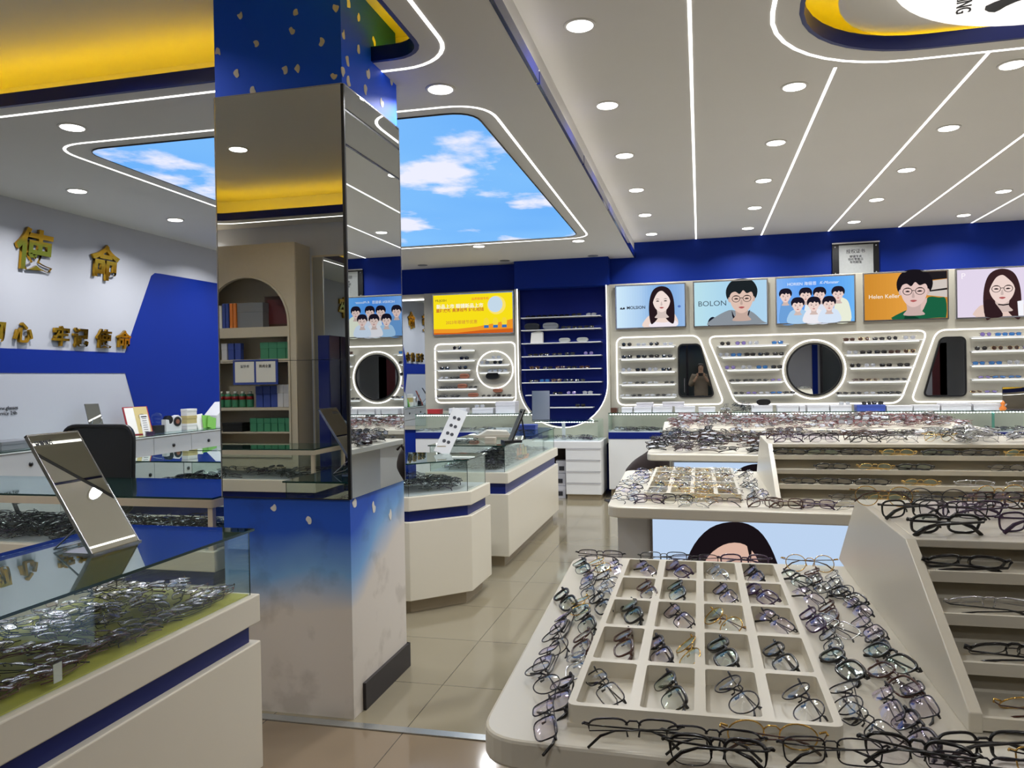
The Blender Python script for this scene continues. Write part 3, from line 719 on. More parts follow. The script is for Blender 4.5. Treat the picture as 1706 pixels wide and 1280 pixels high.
def portrait_light(x0, x1, y, z0, z1, hx, label, hz=0.15):
    t = root('table_lightbox', label, 'lightbox', (x0, y, z0)); W, H = x1-x0, z1-z0
    MB().box(-0.01, -0.02, 0, W+0.01, 0, H).build('frame', 'silver_metal', t)
    MB().box(0, -0.024, 0.004, W, -0.0205, H-0.004).build('backlit_sheet', 'lb_blue', t)
    c = hx-x0; top = H-0.008
    hair = smooth_poly([(c-0.19, top-hz*1.75), (c-0.155, top-hz*0.8), (c-0.08, top-hz*0.18), (c+0.02, top), (c+0.10, top-hz*0.2), (c+0.155, top-hz*0.8), (c+0.19, top-hz*1.75), (c+0.16, top-hz*2.4), (c-0.16, top-hz*2.4)], 4)
    b = MB(); b.prism(hair, -0.0255, -0.0242, 'y', 0)
    face = smooth_poly([(c-0.10, top-hz*1.05), (c-0.03, top-hz*0.60), (c+0.05, top-hz*0.58), (c+0.10, top-hz*1.05), (c+0.095, top-hz*1.7), (c+0.05, top-hz*2.25), (c, top-hz*2.4), (c-0.05, top-hz*2.25), (c-0.095, top-hz*1.7)], 4)
    b.prism(face, -0.0265, -0.0256, 'y', 1)
    for s in (-1, 1):
        b.prism(smooth_poly([(c+s*0.02, top-hz*1.2), (c+s*0.05, top-hz*1.12), (c+s*0.075, top-hz*1.2), (c+s*0.05, top-hz*1.17)], 3), -0.0272, -0.0266, 'y', 0)
        b.prism(smooth_poly([(c+s*0.03, top-hz*1.4), (c+s*0.05, top-hz*1.35), (c+s*0.07, top-hz*1.4), (c+s*0.05, top-hz*1.44)], 3), -0.0272, -0.0266, 'y', 0)
    b.prism(smooth_poly([(c-0.035, top-hz*1.98), (c, top-hz*1.93), (c+0.035, top-hz*1.98), (c, top-hz*2.06)], 3), -0.0272, -0.0266, 'y', 2)
    b.prism([(c+0.055, top-hz*0.55), (c+0.075, top-hz*0.6), (c+0.07, top-hz*1.05)], -0.0272, -0.0266, 'y', 0)
    b.build('printed_portrait', ['ink_hair', 'ink_skin', 'ink_lip'], t)
for nm, c, s in (('lb_blue', (184, 206, 234), 1.0), ('ink_hair', (24, 18, 22), 1.0), ('ink_skin', (214, 176, 158), 1.0), ('ink_lip', (170, 90, 88), 1.0)): emi(nm, c, s)
portrait_light(-0.19, 1.5, 3.1, 0.16, 0.84, 0.108, 'pale blue lightbox with a dark-haired head under the second table')
portrait_light(-0.17, 1.5, 5.1, 0.16, 0.84, 0.34, 'pale blue lightbox with dark hair under the third table', 0.10)

# glasses on the nearest table: loose columns beside the tray (lens up, tops towards the rack)
LB = [(-0.302,1.942),(-0.258,1.959),(-0.217,1.946),(-0.270,1.853),(-0.226,1.825),(-0.295,1.654),(-0.259,1.744),(-0.218,1.728),(-0.276,1.499),(-0.253,1.607),(-0.216,1.640),(-0.268,1.389),(-0.232,1.519),(-0.266,1.300),(-0.218,1.388),(-0.255,1.210),(-0.210,1.275),(-0.222,1.065),(-0.215,1.155)]
rnd = random.Random(5)
def where(y, y0, y1):
    f = (y-y0)/(y1-y0); return 'front end' if f < 0.2 else 'front half' if f < 0.45 else 'middle' if f < 0.62 else 'back half' if f < 0.85 else 'back end'
cnt = {}
def place(x, y, z, a, lean, i, lab, grp, parts=True, **kw):
    k, fm, tm, lm, w = pick(i)
    key_ = w+lab; cnt[key_] = cnt.get(key_, 0)+1
    if cnt[key_] > 1: lab = lab.replace('eyeglasses', '')+', '+('farther' if cnt[key_] == 2 else 'farthest')+' one'
    return specs(k, fm, tm, lm, x, y, z, a, lean, '%s eyeglasses %s' % (w, lab), grp, parts=parts, **kw)
ls = [2, 8, 5, 3, 4, 6, 1, 7, 11, 8, 0, 4, 2, 3, 10, 4, 7, 3, 11]
for i, (x, y) in enumerate(LB):
    place(x, y, 0.9, -75+rnd.uniform(-14, 10), 62+rnd.uniform(-8, 8), ls[i], 'in the loose column by the near tray, %s' % ('nearest the table corner' if y < 1.1 else where(y, 1.0, 2.0)+(', outer' if x < -0.25 else ', inner')), 'loose eyeglasses along the near tray')
TR = [(-0.142,1.915,5),(-0.064,1.935,9),(0.030,1.911,7),(0.112,1.91,11),(-0.124,1.726,10),(-0.060,1.738,2),(0.042,1.733,3),(0.116,1.739,9),(-0.144,1.569,6),(-0.052,1.554,3),(0.033,1.540,8),(0.128,1.546,5),(-0.141,1.378,10),(-0.080,1.349,11),(-0.029,1.361,8),(0.028,1.358,6),(0.120,1.353,0),(-0.153,1.172,1),(-0.054,1.181,2),(0.043,1.186,4),(0.135,1.177,4)]
for x, y, k in TR:
    r = ORD[min(4, int((y-1.08)/0.182))]; c = ORD[max(0, min(3, int((x+0.19)/0.092)))]
    place(x, y, 0.908, -72+rnd.uniform(-12, 10), 58+rnd.uniform(-8, 8), k, 'in a near tray pocket, %s row from the front, %s column' % (r, c), 'eyeglasses in the near tray')
RB = [(0.205,1.906),(0.251,1.940),(0.295,1.930),(0.216,1.764),(0.253,1.864),(0.290,1.846),(0.204,1.607),(0.243,1.665),(0.298,1.778),(0.220,1.487),(0.238,1.566),(0.303,1.702),(0.218,1.363),(0.298,1.566),(0.201,1.224),(0.297,1.481),(0.214,1.138),(0.299,1.405),(0.284,1.310),(0.256,1.218),(0.303,1.239),(0.269,1.125)]
ls = [2, 10, 7, 5, 1, 4, 9, 10, 0, 1, 7, 5, 6, 3, 4, 0, 1, 2, 10, 5, 3, 11]
for i, (x, y) in enumerate(RB):
    place(x, y, 0.9, -84+rnd.uniform(-12, 24), 60+rnd.uniform(-8, 8), ls[i], 'between the near tray and rack, %s%s' % (where(y, 1.1, 2.0), ', by the tray' if x < 0.245 else ', by the rack'), 'loose eyeglasses between near tray and rack')
FR = [(-0.095, 1.052, 180, -4, 'halfrim', 'gunmetal', 'black_acetate', 'lens', 'half-rim metal'), (0.01, 1.046, 176, -6, 'halfrim', 'gunmetal', 'black_acetate', 'lens', 'second half-rim metal'),
      (0.015, 1.008, 172, -10, 'browline', 'black_acetate', 'black_acetate', 'lens', 'black browline'), (0.155, 1.045, 186, -6, 'rectangle', 'gunmetal', 'black_acetate', 'lens', 'dark metal rectangular'),
      (0.258, 1.055, 168, -4, 'browline', 'black_acetate', 'black_acetate', 'lens_purple', 'black purple-lensed browline'), (0.345, 1.095, 190, -6, 'square', 'black_acetate', 'black_acetate', 'lens', 'black square'),
      (0.325, 1.035, 176, -8, 'halfrim', 'gunmetal', 'black_acetate', 'lens_purple', 'clear half-rim'), (0.43, 1.06, 172, -6, 'rectangle', 'gold_metal', 'black_acetate', 'lens', 'gold rectangular'), (0.475, 1.12, 170, -2, 'bold', 'black_acetate', 'black_acetate', 'lens', 'thick black'),
      (0.085, 1.070, 184, 20, 'round', 'gold_metal', 'brown_acetate', 'lens', 'thin gold round')]
for x, y, a, ln, k, fm, tm, lm, w in FR:
    specs(k, fm, tm, lm, x, y, 0.9, a, ln, '%s eyeglasses in the row along the front edge of the nearest table' % w, 'front row on the nearest table', roll=rnd.uniform(-3, 3))
for x, y, k, w in ((-0.27, 2.075, 5, 'outer corner'), (-0.10, 2.075, 1, 'behind the tray'), (-0.02, 2.06, 3, 'behind the tray centre'), (0.105, 2.07, 9, 'behind the third tray column'), (0.262, 2.06, 8, 'before the rack base')):
    place(x, y, 0.9, rnd.uniform(-8, 8), 30, k, 'along the far edge of the nearest table, '+w, 'far edge row on the nearest table')
for si, (items) in enumerate((((0.46, 4, 'round', 'gold_metal', 'gold'),), ((0.45, 3, 'browline', 'black_acetate', 'black browline'), (0.61, 3, 'round', 'gunmetal', 'dark metal')), ((0.445, 4, 'halfrim', 'silver_metal', 'silver half-rim'), (0.61, 3, 'rectangle', 'gunmetal', 'grey')), ((0.435, 3, 'bold', 'black_acetate', 'thick black'), (0.60, 3, 'bold', 'black_acetate', 'second thick black')))):
    y, z = sh1[si]
    for x, _, k, fm, w in items:
        specs(k, fm, 'black_acetate' if fm != 'gold_metal' else 'brown_acetate', 'lens', x, y+0.01, z, 180, 48, '%s eyeglasses on the %s shelf up of the near stepped rack' % (w, ORD[si]), 'eyeglasses on the near rack shelves')
RT = [(0.39,1.85,8),(0.50,1.86,4),(0.41,1.72,0),(0.53,1.74,9),(0.43,1.56,6),(0.585,1.60,9),(0.62,1.85,10),(0.69,1.74,6),(0.73,1.60,0),(0.64,1.92,8),(0.80,1.80,5),(0.47,1.65,3),(0.66,1.68,0),(0.58,1.79,3)]
for i, (x, y, k) in enumerate(RT):
    place(x, y, 1.10+(0.012 if i > 9 else 0), 180+rnd.uniform(-22, 22), rnd.uniform(-8, 28), k, 'on top of the near rack, %s' % ('by its edge, front' if y < 1.62 and x < 0.6 else 'near its side panel' if x < 0.5 else 'middle' if x < 0.65 else 'towards the far side'), 'eyeglasses on top of the near rack')

# second table
L2g = [(-0.30,3.82),(-0.32,3.67),(-0.27,3.58),(-0.33,3.49),(-0.28,3.37),(-0.33,3.28),(-0.28,3.21),(-0.32,3.07),(-0.27,3.07),(-0.30,3.96),(-0.255,3.72),(-0.26,3.88)]
for i, (x, y) in enumerate(L2g):
    place(x, y, 0.9, -75+rnd.uniform(-20, 20), 66+rnd.uniform(-8, 8), (5, 7, 4, 1, 11)[i % 5], 'loose beside the second tray, %s' % where(y, 3.0, 4.0), 'loose eyeglasses along the second tray', parts=False)
T2g = [(-0.18,3.38,2),(-0.12,3.51,3),(-0.01,3.70,4),(-0.00,3.52,3),(0.11,3.71,10),(-0.01,3.32,1),(-0.09,3.35,11),(0.10,3.37,8),(-0.08,3.89,5),(0.01,3.88,8),(-0.18,3.72,9),(-0.18,3.90,7),(0.10,3.90,8),(-0.18,3.22,7),(0.10,3.20,5),(0.10,3.54,7),(-0.10,3.70,8)]
for x, y, k in T2g:
    place(x, y, 0.908, -75+rnd.uniform(-30, 30), 62+rnd.uniform(-8, 8), k, 'in the second tray, %s row from the front, %s column' % (ORD[min(4, int((y-3.12)/0.174))], ORD[max(0, min(3, int((x+0.225)/0.094)))]), 'eyeglasses in the second tray', parts=False)
for i, (x, y) in enumerate([(0.19,3.86),(0.20,3.72),(0.22,3.60),(0.19,3.48),(0.21,3.38),(0.235,3.28),(0.19,3.22),(0.22,3.93),(0.20,3.14)]):
    place(x, y, 0.9, -85+rnd.uniform(-15, 15), 55+rnd.uniform(-8, 8), (0, 7, 4, 0, 7, 5)[i % 6], 'between second tray and rack, %s' % where(y, 3.1, 4.0), 'loose eyeglasses between second tray and rack', parts=False)
for i, (x, y, k) in enumerate([(-0.20,3.06,9),(-0.09,3.04,2),(0.0,3.06,8),(0.085,3.03,5),(0.22,3.02,10),(0.30,3.0,10),(0.41,3.01,9),(0.53,3.0,7),(0.66,3.0,8),(-0.03,2.99,7)]):
    place(x, y, 0.9, 180+rnd.uniform(-15, 15), rnd.uniform(-8, 20), k, 'along the front edge of the second table, %s' % ('before the rack' if x > 0.2 else 'before the tray'), 'front row on the second table', parts=False)
SR = [[(0.53,4,2),(0.66,8,2),(0.79,0,2),(0.95,8,1),(1.10,8,2),(1.25,7,2)], [(0.37,0,2),(0.50,0,1),(0.63,0,1),(0.80,8,2),(0.98,7,2),(1.15,7,2)], [(0.50,0,1),(0.66,8,2),(0.80,6,1),(1.12,4,2),(1.28,6,2)], [(0.355,0,1),(0.48,2,1),(0.61,0,1),(0.76,8,1),(0.91,6,1),(1.05,0,1),(1.20,8,1),(1.36,7,2)]]
for si, row in enumerate(SR):
    y, z = sh2[si]
    for j, (x, k, q) in enumerate(row):
        place(x, y+0.01, z, 180+rnd.uniform(-4, 4), 48, k, 'on the second rack, %s shelf up, %s from its side panel' % (ORD[si], ORD[j]), 'eyeglasses on the second rack shelves', parts=False)
for i, (x, y, k) in enumerate([(0.36,3.47,9),(0.34,3.62,10),(0.50,3.46,11),(0.66,3.46,0),(0.50,3.62,3),(0.80,3.46,7),(0.95,3.50,8),(1.1,3.48,7),(0.80,3.62,0),(0.66,3.62,10)]):
    place(x, y, 1.105, 180+rnd.uniform(-12, 12), rnd.uniform(-5, 25), k, 'on top of the second rack, %s from its side panel' % ORD[min(11, int((x-0.3)/0.15))], 'eyeglasses on top of the second rack', parts=False)
CLR = [('silver_metal', 'lens_pale', 'rectangle'), ('clear_acetate', 'lens', 'square'), ('gunmetal', 'lens', 'round'), ('black_acetate', 'lens', 'rectangle')]
heap('eyeglasses_heap', 'pale and clear eyeglasses heaped on top of the second rack', 60, (0.95, 3.42, 1.9, 3.84), 1.108, 0.03, CLR, 21)
heap('eyeglasses_heap', 'small gold and clear frames scattered in the second table tray', 50, (-0.21, 3.13, 0.14, 3.97), 0.91, 0.006, [('gold_metal', 'lens', 'round'), ('clear_acetate', 'lens', 'round'), ('silver_metal', 'lens', 'rectangle')], 26)
heap('eyeglasses_heap', 'black and dark blue eyeglasses heaped over the third table', 430, (-0.31, 5.02, 1.9, 6.08), 0.902, 0.075, [('black_acetate', 'lens_pale', 'bold'), ('black_acetate', 'lens', 'square'), ('black_acetate', 'lens_purple', 'rectangle'), ('brown_acetate', 'lens_pale', 'square')], 22)
heap('eyeglasses_heap', 'brown and dusty rose eyeglasses heaped over the farthest table', 430, (-0.27, 6.62, 2.05, 7.66), 0.947, 0.07, [('rose_acetate', 'lens_pale', 'square'), ('brown_acetate', 'lens_pale', 'round'), ('gunmetal', 'lens_pale', 'rectangle'), ('rose_acetate', 'lens', 'round')], 23)
# dark bag slumped beside the third table
t = root('fabric_bag', 'dark brown fabric bag slumped on a stool behind the third table', 'bag', (-0.40, 6.33, 0.0))
bm = bmesh.new(); bmesh.ops.create_icosphere(bm, subdivisions=4, radius=1.0)
for v in bm.verts:
    c = v.co; n = 0.10*math.sin(5*c.x+2*c.z)+0.07*math.sin(7*c.y-3*c.z)
    v.co = Vector((c.x*0.19*(1-0.35*max(0, c.z))+0.07*c.z, c.y*0.15, 0.635+c.z*0.20))*(1) + c*n*0.08
me = bpy.data.meshes.new('bag_body'); bm.to_mesh(me); bm.free(); me.materials.append(M['cloth_brown'])
for p in me.polygons: p.use_smooth = True
o = bpy.data.objects.new('bag_body', me); COL.objects.link(o); o.parent = t
MB().tube([(0.05, -0.1, 0.76), (0.08, -0.16, 0.84), (0.14, -0.1, 0.80)], 0.012).build('strap', 'cloth_brown', t)
t = root('stool', 'small round dark stool under the brown bag', 'stool', (-0.40, 6.33, 0))
MB().lathe([(0.17, 0.38), (0.18, 0.40), (0.17, 0.425)], 24).build('seat', 'black_plastic', t)
for k in range(4):
    a = k*PI/2+0.5; MB().tube([(0.12*math.cos(a), 0.12*math.sin(a), 0.39), (0.17*math.cos(a), 0.17*math.sin(a), 0)], 0.012).build('leg', 'gunmetal', t)

# ---------------------------------------------------------------- backlit posters on the back wall
def ink(rgb, s=0.95):
    n = 'ink_%d_%d_%d' % rgb
    if n not in M: emi(n, rgb, s)
    return n
class Art:
    def __init__(s): s.b = MB(); s.mats = []; s.y = 0.0
    def add(s, rgb, pts, sm=4, th=0.0006):
        n = ink(rgb)
        if n not in s.mats: s.mats.append(n)
        if sm: pts = smooth_poly(pts, sm)
        s.b.prism(pts, s.y-th*0.8, s.y, 'y', s.mats.index(n)); s.y -= th
    def ell(s, rgb, cx, cz, rx, rz, n=16): s.add(rgb, [(cx+rx*math.cos(2*PI*i/n), cz+rz*math.sin(2*PI*i/n)) for i in range(n)], 0)
    def build(s, name, parent, y):
        me = s.b.mesh(name, s.mats); me.transform(Matrix.Translation((0, y, 0))); o = bpy.data.objects.new(name, me); COL.objects.link(o); o.parent = parent; return o
def head(A, cx, cz, h, skin=(224, 190, 172), hair=(28, 24, 28), style='short', specs_=None, turn=0.0, lips=(176, 92, 92)):
    w = h*0.37; top = cz+h*0.5; ch = cz-h*0.42; P_ = lambda u, v: (cx+u*w+turn*w*0.25*(1-abs(u)), cz+v*h)
    if style == 'long':
        A.add(hair, [P_(-1.25, -0.95), P_(-1.45, -0.4), P_(-1.30, 0.15), P_(-0.85, 0.50), P_(0, 0.62), P_(0.85, 0.50), P_(1.30, 0.15), P_(1.45, -0.35), P_(1.35, -0.95), P_(0.8, -0.9), P_(0, -0.6), P_(-0.8, -0.9)])
    else:
        A.add(hair, [P_(-1.15, -0.02), P_(-1.30, 0.28), P_(-0.85, 0.56), P_(0, 0.64), P_(0.9, 0.57), P_(1.35, 0.28), P_(1.15, -0.02), P_(0.5, 0.1), P_(-0.5, 0.1)])
    A.add(tuple(int(v*0.88) for v in skin), [P_(-0.48, -0.30), P_(0.48, -0.30), P_(0.5, -0.55), P_(0.75, -0.72), P_(-0.75, -0.72), P_(-0.5, -0.55)])
    if style == 'short': A.ell(tuple(int(v*0.93) for v in skin), cx-w*1.0, cz-h*0.03, w*0.14, h*0.09, 10); A.ell(tuple(int(v*0.93) for v in skin), cx+w*1.0, cz-h*0.03, w*0.14, h*0.09, 10)
    A.add(skin, [P_(-0.98, 0.10), P_(-0.9, -0.16), P_(-0.6, -0.36), P_(-0.2, -0.47), P_(0.2, -0.47), P_(0.6, -0.36), P_(0.9, -0.16), P_(0.98, 0.10), P_(0.7, 0.36), P_(0, 0.44), P_(-0.7, 0.36)])
    if style == 'long': A.add(hair, [P_(-1.1, -0.2), P_(-1.15, 0.2), P_(-0.6, 0.5), P_(0.05, 0.55), P_(0.6, 0.5), P_(1.12, 0.2), P_(1.1, -0.25), P_(0.88, 0.1), P_(0.35, 0.34), P_(0.0, 0.42), P_(-0.45, 0.34), P_(-0.85, 0.08)])
    else: A.add(hair, [P_(-1.08, 0.05), P_(-1.12, 0.35), P_(-0.4, 0.60), P_(0.6, 0.58), P_(1.12, 0.32), P_(1.06, 0.05), P_(0.85, 0.20), P_(0.45, 0.16), P_(0.15, 0.26), P_(-0.15, 0.14), P_(-0.5, 0.22), P_(-0.85, 0.18)])
    for s in (-1, 1):
        A.add((52, 36, 36), [P_(s*0.22, 0.06), P_(s*0.45, 0.095), P_(s*0.70, 0.06), P_(s*0.45, 0.072)], 3)
        A.add((40, 28, 32), [P_(s*0.25, -0.02), P_(s*0.44, 0.015), P_(s*0.64, -0.015), P_(s*0.44, -0.035)], 3)
    A.add(tuple(int(v*0.86) for v in skin), [P_(-0.12, -0.18), P_(0.0, -0.02), P_(0.10, -0.18), P_(0, -0.21)], 3)
    A.add(lips, [P_(-0.26, -0.29), P_(0, -0.265), P_(0.26, -0.29), P_(0, -0.335)], 3)
    if specs_:
        for s in (-1, 1):
            n = 14; o = [(P_(s*0.46, -0.01)[0]+w*0.36*math.cos(2*PI*i/n), P_(0, -0.01)[1]+h*0.115*math.sin(2*PI*i/n)) for i in range(n)]
            t = w*0.06
            for i in range(n):
                a, c = o[i], o[(i+1) % n]; m = P_(s*0.46, -0.01); f = 0.86
                A.b.prism([a, c, (m[0]+(c[0]-m[0])*f, m[1]+(c[1]-m[1])*f), (m[0]+(a[0]-m[0])*f, m[1]+(a[1]-m[1])*f)], A.y-0.0006, A.y, 'y', A.mats.index(ink(specs_)) if ink(specs_) in A.mats else (A.mats.append(ink(specs_)) or len(A.mats)-1))
        A.y -= 0.0008; A.add(specs_, [P_(-0.11, 0.02), P_(0.11, 0.02), P_(0.11, 0.0), P_(-0.11, 0.0)], 0)
def poster(label, x0, x1, z0, z1, y, bg, fn):
    t = root('poster_lightbox', label, 'poster', (x0, y, z0), 0, 'backlit posters along the back wall'); W, H = x1-x0, z1-z0
    b = MB(); b.box(-0.012, 0, -0.012, W+0.012, 0.035, H+0.012); b.build('lightbox_case', 'lacquer_cool', t)
    fill('edge_frame', [[(-0.014, -0.014), (W+0.014, -0.014), (W+0.014, H+0.014), (-0.014, H+0.014)], [(0, 0), (0, H), (W, H), (W, 0)]], 0.008, 'silver_metal', t, facing_front(0, -0.004, 0))
    A = Art(); bg(A, W, H) if callable(bg) else A.add(bg, [(0, 0), (W, 0), (W, H), (0, H)], 0)
    A.W, A.H = W, H; fn(A, W, H, t); A.build('printed_sheet', t, -0.001); return t
def grad(cols):
    def f(A, W, H):
        n = 26
        for i in range(n):
            k = i/(n-1)*(len(cols)-1); j = min(int(k), len(cols)-2); q = k-j
            c = tuple(int(cols[j][m]*(1-q)+cols[j+1][m]*q) for m in range(3)); nm = ink(c)
            if nm not in A.mats: A.mats.append(nm)
            A.b.prism([(W*i/n, 0), (W*(i+1)/n, 0), (W*(i+1)/n, H), (W*i/n, H)], -0.0005, 0, 'y', A.mats.index(nm))
        A.y = -0.0006
    return f
def lett(t, body, x, z, size, rgb, y=-0.012, **k): return text('lettering', body, size, ink(rgb), t, facing_front(x, y, z), 0.0005, **k)
def p_woman(A, W, H, t):
    A.add((236, 214, 204), [(W*0.40, 0), (W*0.44, H*0.22), (W*0.52, H*0.30), (W*0.60, H*0.34), (W*0.76, H*0.33), (W*0.86, H*0.28), (W*0.87, 0)])
    A.add((240, 232, 240), [(W*0.50, 0.002), (W*0.52, H*0.12), (W*0.70, H*0.10), (W*0.86, H*0.14), (W*0.87, 0.002)])
    head(A, W*0.665, H*0.62, H*0.56, (240, 220, 214), (40, 26, 32), 'long', None, 0)
    lett(t, 'MOLSION', W*0.29, H*0.475, 0.05, (40, 44, 54), bold=0.001)
    A.add((40, 44, 54), [(W*0.05, H*0.45), (W*0.075, H*0.50), (W*0.085, H*0.46), (W*0.11, H*0.50), (W*0.125, H*0.45)], 2)
    A.ell((90, 120, 190), W*0.92, H*0.47, 0.018, 0.014)
def p_boy(A, W, H, t):
    A.add((22, 28, 44), [(W*0.19, 0), (W*0.20, H*0.14), (W*0.26, H*0.20), (W*0.34, H*0.1), (W*0.34, 0)])
    A.add((138, 146, 154), [(W*0.22, 0), (W*0.26, H*0.16), (W*0.48, H*0.34), (W*0.62, H*0.30), (W*0.78, H*0.30), (W*0.93, H*0.08), (W*0.95, 0.004)])
    A.add((30, 26, 34), [(W*0.52, H*0.33), (W*0.56, H*0.18), (W*0.64, H*0.13), (W*0.72, H*0.17), (W*0.75, H*0.30), (W*0.77, H*0.32), (W*0.73, H*0.14), (W*0.64, H*0.09), (W*0.54, H*0.14)], 3)
    head(A, W*0.655, H*0.60, H*0.70, (222, 192, 178), (30, 36, 40), 'short', (16, 14, 18), 0)
    lett(t, 'BOLON', W*0.25, H*0.50, 0.085, (70, 84, 96), sx=1.1)
def p_group(A, W, H, t):
    for x in (0.1, 0.42, 0.55, 0.80):
        A.add({0.1: (110, 160, 216), 0.42: (226, 234, 240), 0.55: (220, 226, 240), 0.80: (232, 236, 216)}[x], [(W*(x-0.06), 0), (W*(x-0.05), H*0.38), (W*(x+0.0), H*0.52), (W*(x+0.06), H*0.52), (W*(x+0.13), H*0.40), (W*(x+0.15), 0)])
    for x in (0.115, 0.375, 0.555, 0.79): head(A, W*x, H*0.60, H*0.28, (236, 208, 200), (30, 26, 40))
    for x, c in ((0.27, (168, 204, 236)), (0.475, (236, 234, 240)), (0.67, (214, 228, 246))):
        A.add(c, [(W*(x-0.13), 0), (W*(x-0.11), H*0.22), (W*(x-0.03), H*0.30), (W*(x+0.04), H*0.30), (W*(x+0.12), H*0.22), (W*(x+0.14), 0)])
        head(A, W*x, H*0.38, H*0.29, (238, 212, 204), (30, 26, 40))
    lett(t, 'HORIEN 海俪恩', W*0.33, H*0.86, 0.045, (240, 246, 255)); lett(t, 'K-Monster', W*0.68, H*0.87, 0.045, (240, 246, 255), shear=0.3)
def p_green(A, W, H, t):
    A.add((34, 30, 34), [(W*0.50, H*0.999), (W*0.62, H*0.86), (W*0.82, H*0.82), (W*0.999, H*0.84), (W*0.999, H*0.999)], 0)
    A.add((206, 196, 190), [(W*0.76, H*0.50), (W*0.80, H*0.80), (W*0.999, H*0.83), (W*0.999, H*0.44)], 0)
    A.add((36, 32, 34), [(W*0.78, H*0.60), (W*0.999, H*0.64), (W*0.999, H*0.60), (W*0.78, H*0.57)], 0)
    A.add((28, 96, 66), [(W*0.34, 0), (W*0.44, H*0.14), (W*0.56, H*0.22), (W*0.70, H*0.30), (W*0.78, H*0.46), (W*0.90, H*0.44), (W*0.98, H*0.41), (W*0.985, 0.02), (W*0.9, 0.004)], 3)
    A.add((16, 60, 44), [(W*0.48, 0.002), (W*0.54, H*0.16), (W*0.62, H*0.05), (W*0.66, 0.002)], 2)
    A.add((218, 186, 178), [(W*0.58, H*0.22), (W*0.76, H*0.45), (W*0.72, H*0.22), (W*0.65, H*0.08)], 2)
    head(A, W*0.605, H*0.60, H*0.72, (226, 196, 190), (26, 22, 28), 'short', (24, 20, 24), -0.3)
    lett(t, 'Helen Keller', W*0.24, H*0.50, 0.062, (250, 244, 232))
def p_girl(A, W, H, t):
    A.add((226, 200, 190), [(W*0.22, 0), (W*0.24, H*0.2), (W*0.32, H*0.26), (W*0.5, H*0.3), (W*0.7, H*0.26), (W*0.80, H*0.2), (W*0.84, 0)], 3)
    head(A, W*0.52, H*0.58, H*0.66, (236, 212, 204), (58, 36, 38), 'long', (40, 26, 30), 0)
    A.add((48, 30, 34), [(W*0.33, 0), (W*0.31, H*0.3), (W*0.38, H*0.36), (W*0.47, H*0.2), (W*0.52, 0)], 3)
    A.add((20, 16, 20), [(W*0.47, H*0.26), (W*0.53, H*0.245), (W*0.60, H*0.26), (W*0.60, H*0.235), (W*0.53, H*0.22), (W*0.47, H*0.235)], 0)
    A.add((244, 244, 250), [(W*0.70, 0), (W*0.69, H*0.30), (W*0.76, H*0.32), (W*0.76, 0)], 0)
    lett(t, 'P', W*0.07, H*0.86, 0.09, (252, 244, 252)); lett(t, 'R', W*0.84, H*0.26, 0.12, (252, 246, 252))
YP = 9.30
poster('backlit poster of a long-haired woman with MOLSION lettering', -0.955, -0.16, 1.97, 2.465, YP-0.03, grad([(206, 232, 250), (176, 208, 240), (120, 166, 222), (150, 186, 230)]), p_woman)
poster('backlit poster of a person with glasses and grey top, BOLON lettering', -0.05, 0.755, 1.965, 2.47, YP-0.03, grad([(186, 224, 236), (170, 212, 236), (176, 212, 238)]), p_boy)
poster('backlit blue poster of seven people in pale clothes', 0.862, 1.683, 1.965, 2.473, YP-0.03, grad([(130, 180, 244), (80, 150, 240), (110, 180, 244)]), p_group)
poster('backlit orange poster of a person in a green jacket', 1.787, 2.62, 1.968, 2.478, YP-0.03, grad([(206, 140, 50), (226, 158, 66), (198, 132, 50)]), p_green)
poster('backlit lilac poster of a long-haired person with round glasses', 2.717, 3.55, 1.965, 2.48, YP-0.03, (226, 214, 234), p_girl)
def p_yellow(A, W, H, t):
    A.add((236, 150, 40), [(0, 0), (W, 0), (W, H*0.34), (W*0.82, H*0.26), (W*0.55, H*0.17), (W*0.3, H*0.13), (0, H*0.14)], 0)
    A.add((206, 96, 30), [(0, 0), (W, 0), (W, H*0.10), (W*0.6, H*0.08), (W*0.3, H*0.03), (0, H*0.04)], 0)
    A.ell((250, 226, 110), W*0.80, H*0.70, W*0.115, H*0.235, 28); A.ell((196, 216, 232), W*0.785, H*0.72, W*0.092, H*0.20, 28)
    for x in (0.67, 0.785, 0.895):   # plain rounded figures in place of the cartoon characters
        A.ell((244, 216, 60), W*x, H*0.27, W*0.034, H*0.12, 16); A.add((50, 110, 180), [(W*(x-0.03), H*0.13), (W*(x+0.03), H*0.13), (W*(x+0.028), H*0.20), (W*(x-0.028), H*0.20)], 0)
    lett(t, 'MUJOSH', W*0.10, H*0.86, 0.040, (60, 60, 40)); lett(t, '新品上市 眼镜新品上市', W*0.34, H*0.70, 0.06, (250, 246, 230), bold=0.001)
    lett(t, '童趣焕新 高清视界 好礼相随', W*0.34, H*0.60, 0.05, (196, 110, 50), bold=0.001); lett(t, '2023年眼镜节优惠', W*0.36, H*0.29, 0.052, (200, 120, 60)); lett(t, '品质眼镜专柜', W*0.60, H*0.87, 0.038, (230, 90, 60))
poster('backlit yellow promotional poster with small figures and white moon disc', -3.262, -2.232, 1.962, 2.455, YP-0.03, (246, 222, 26), p_yellow)

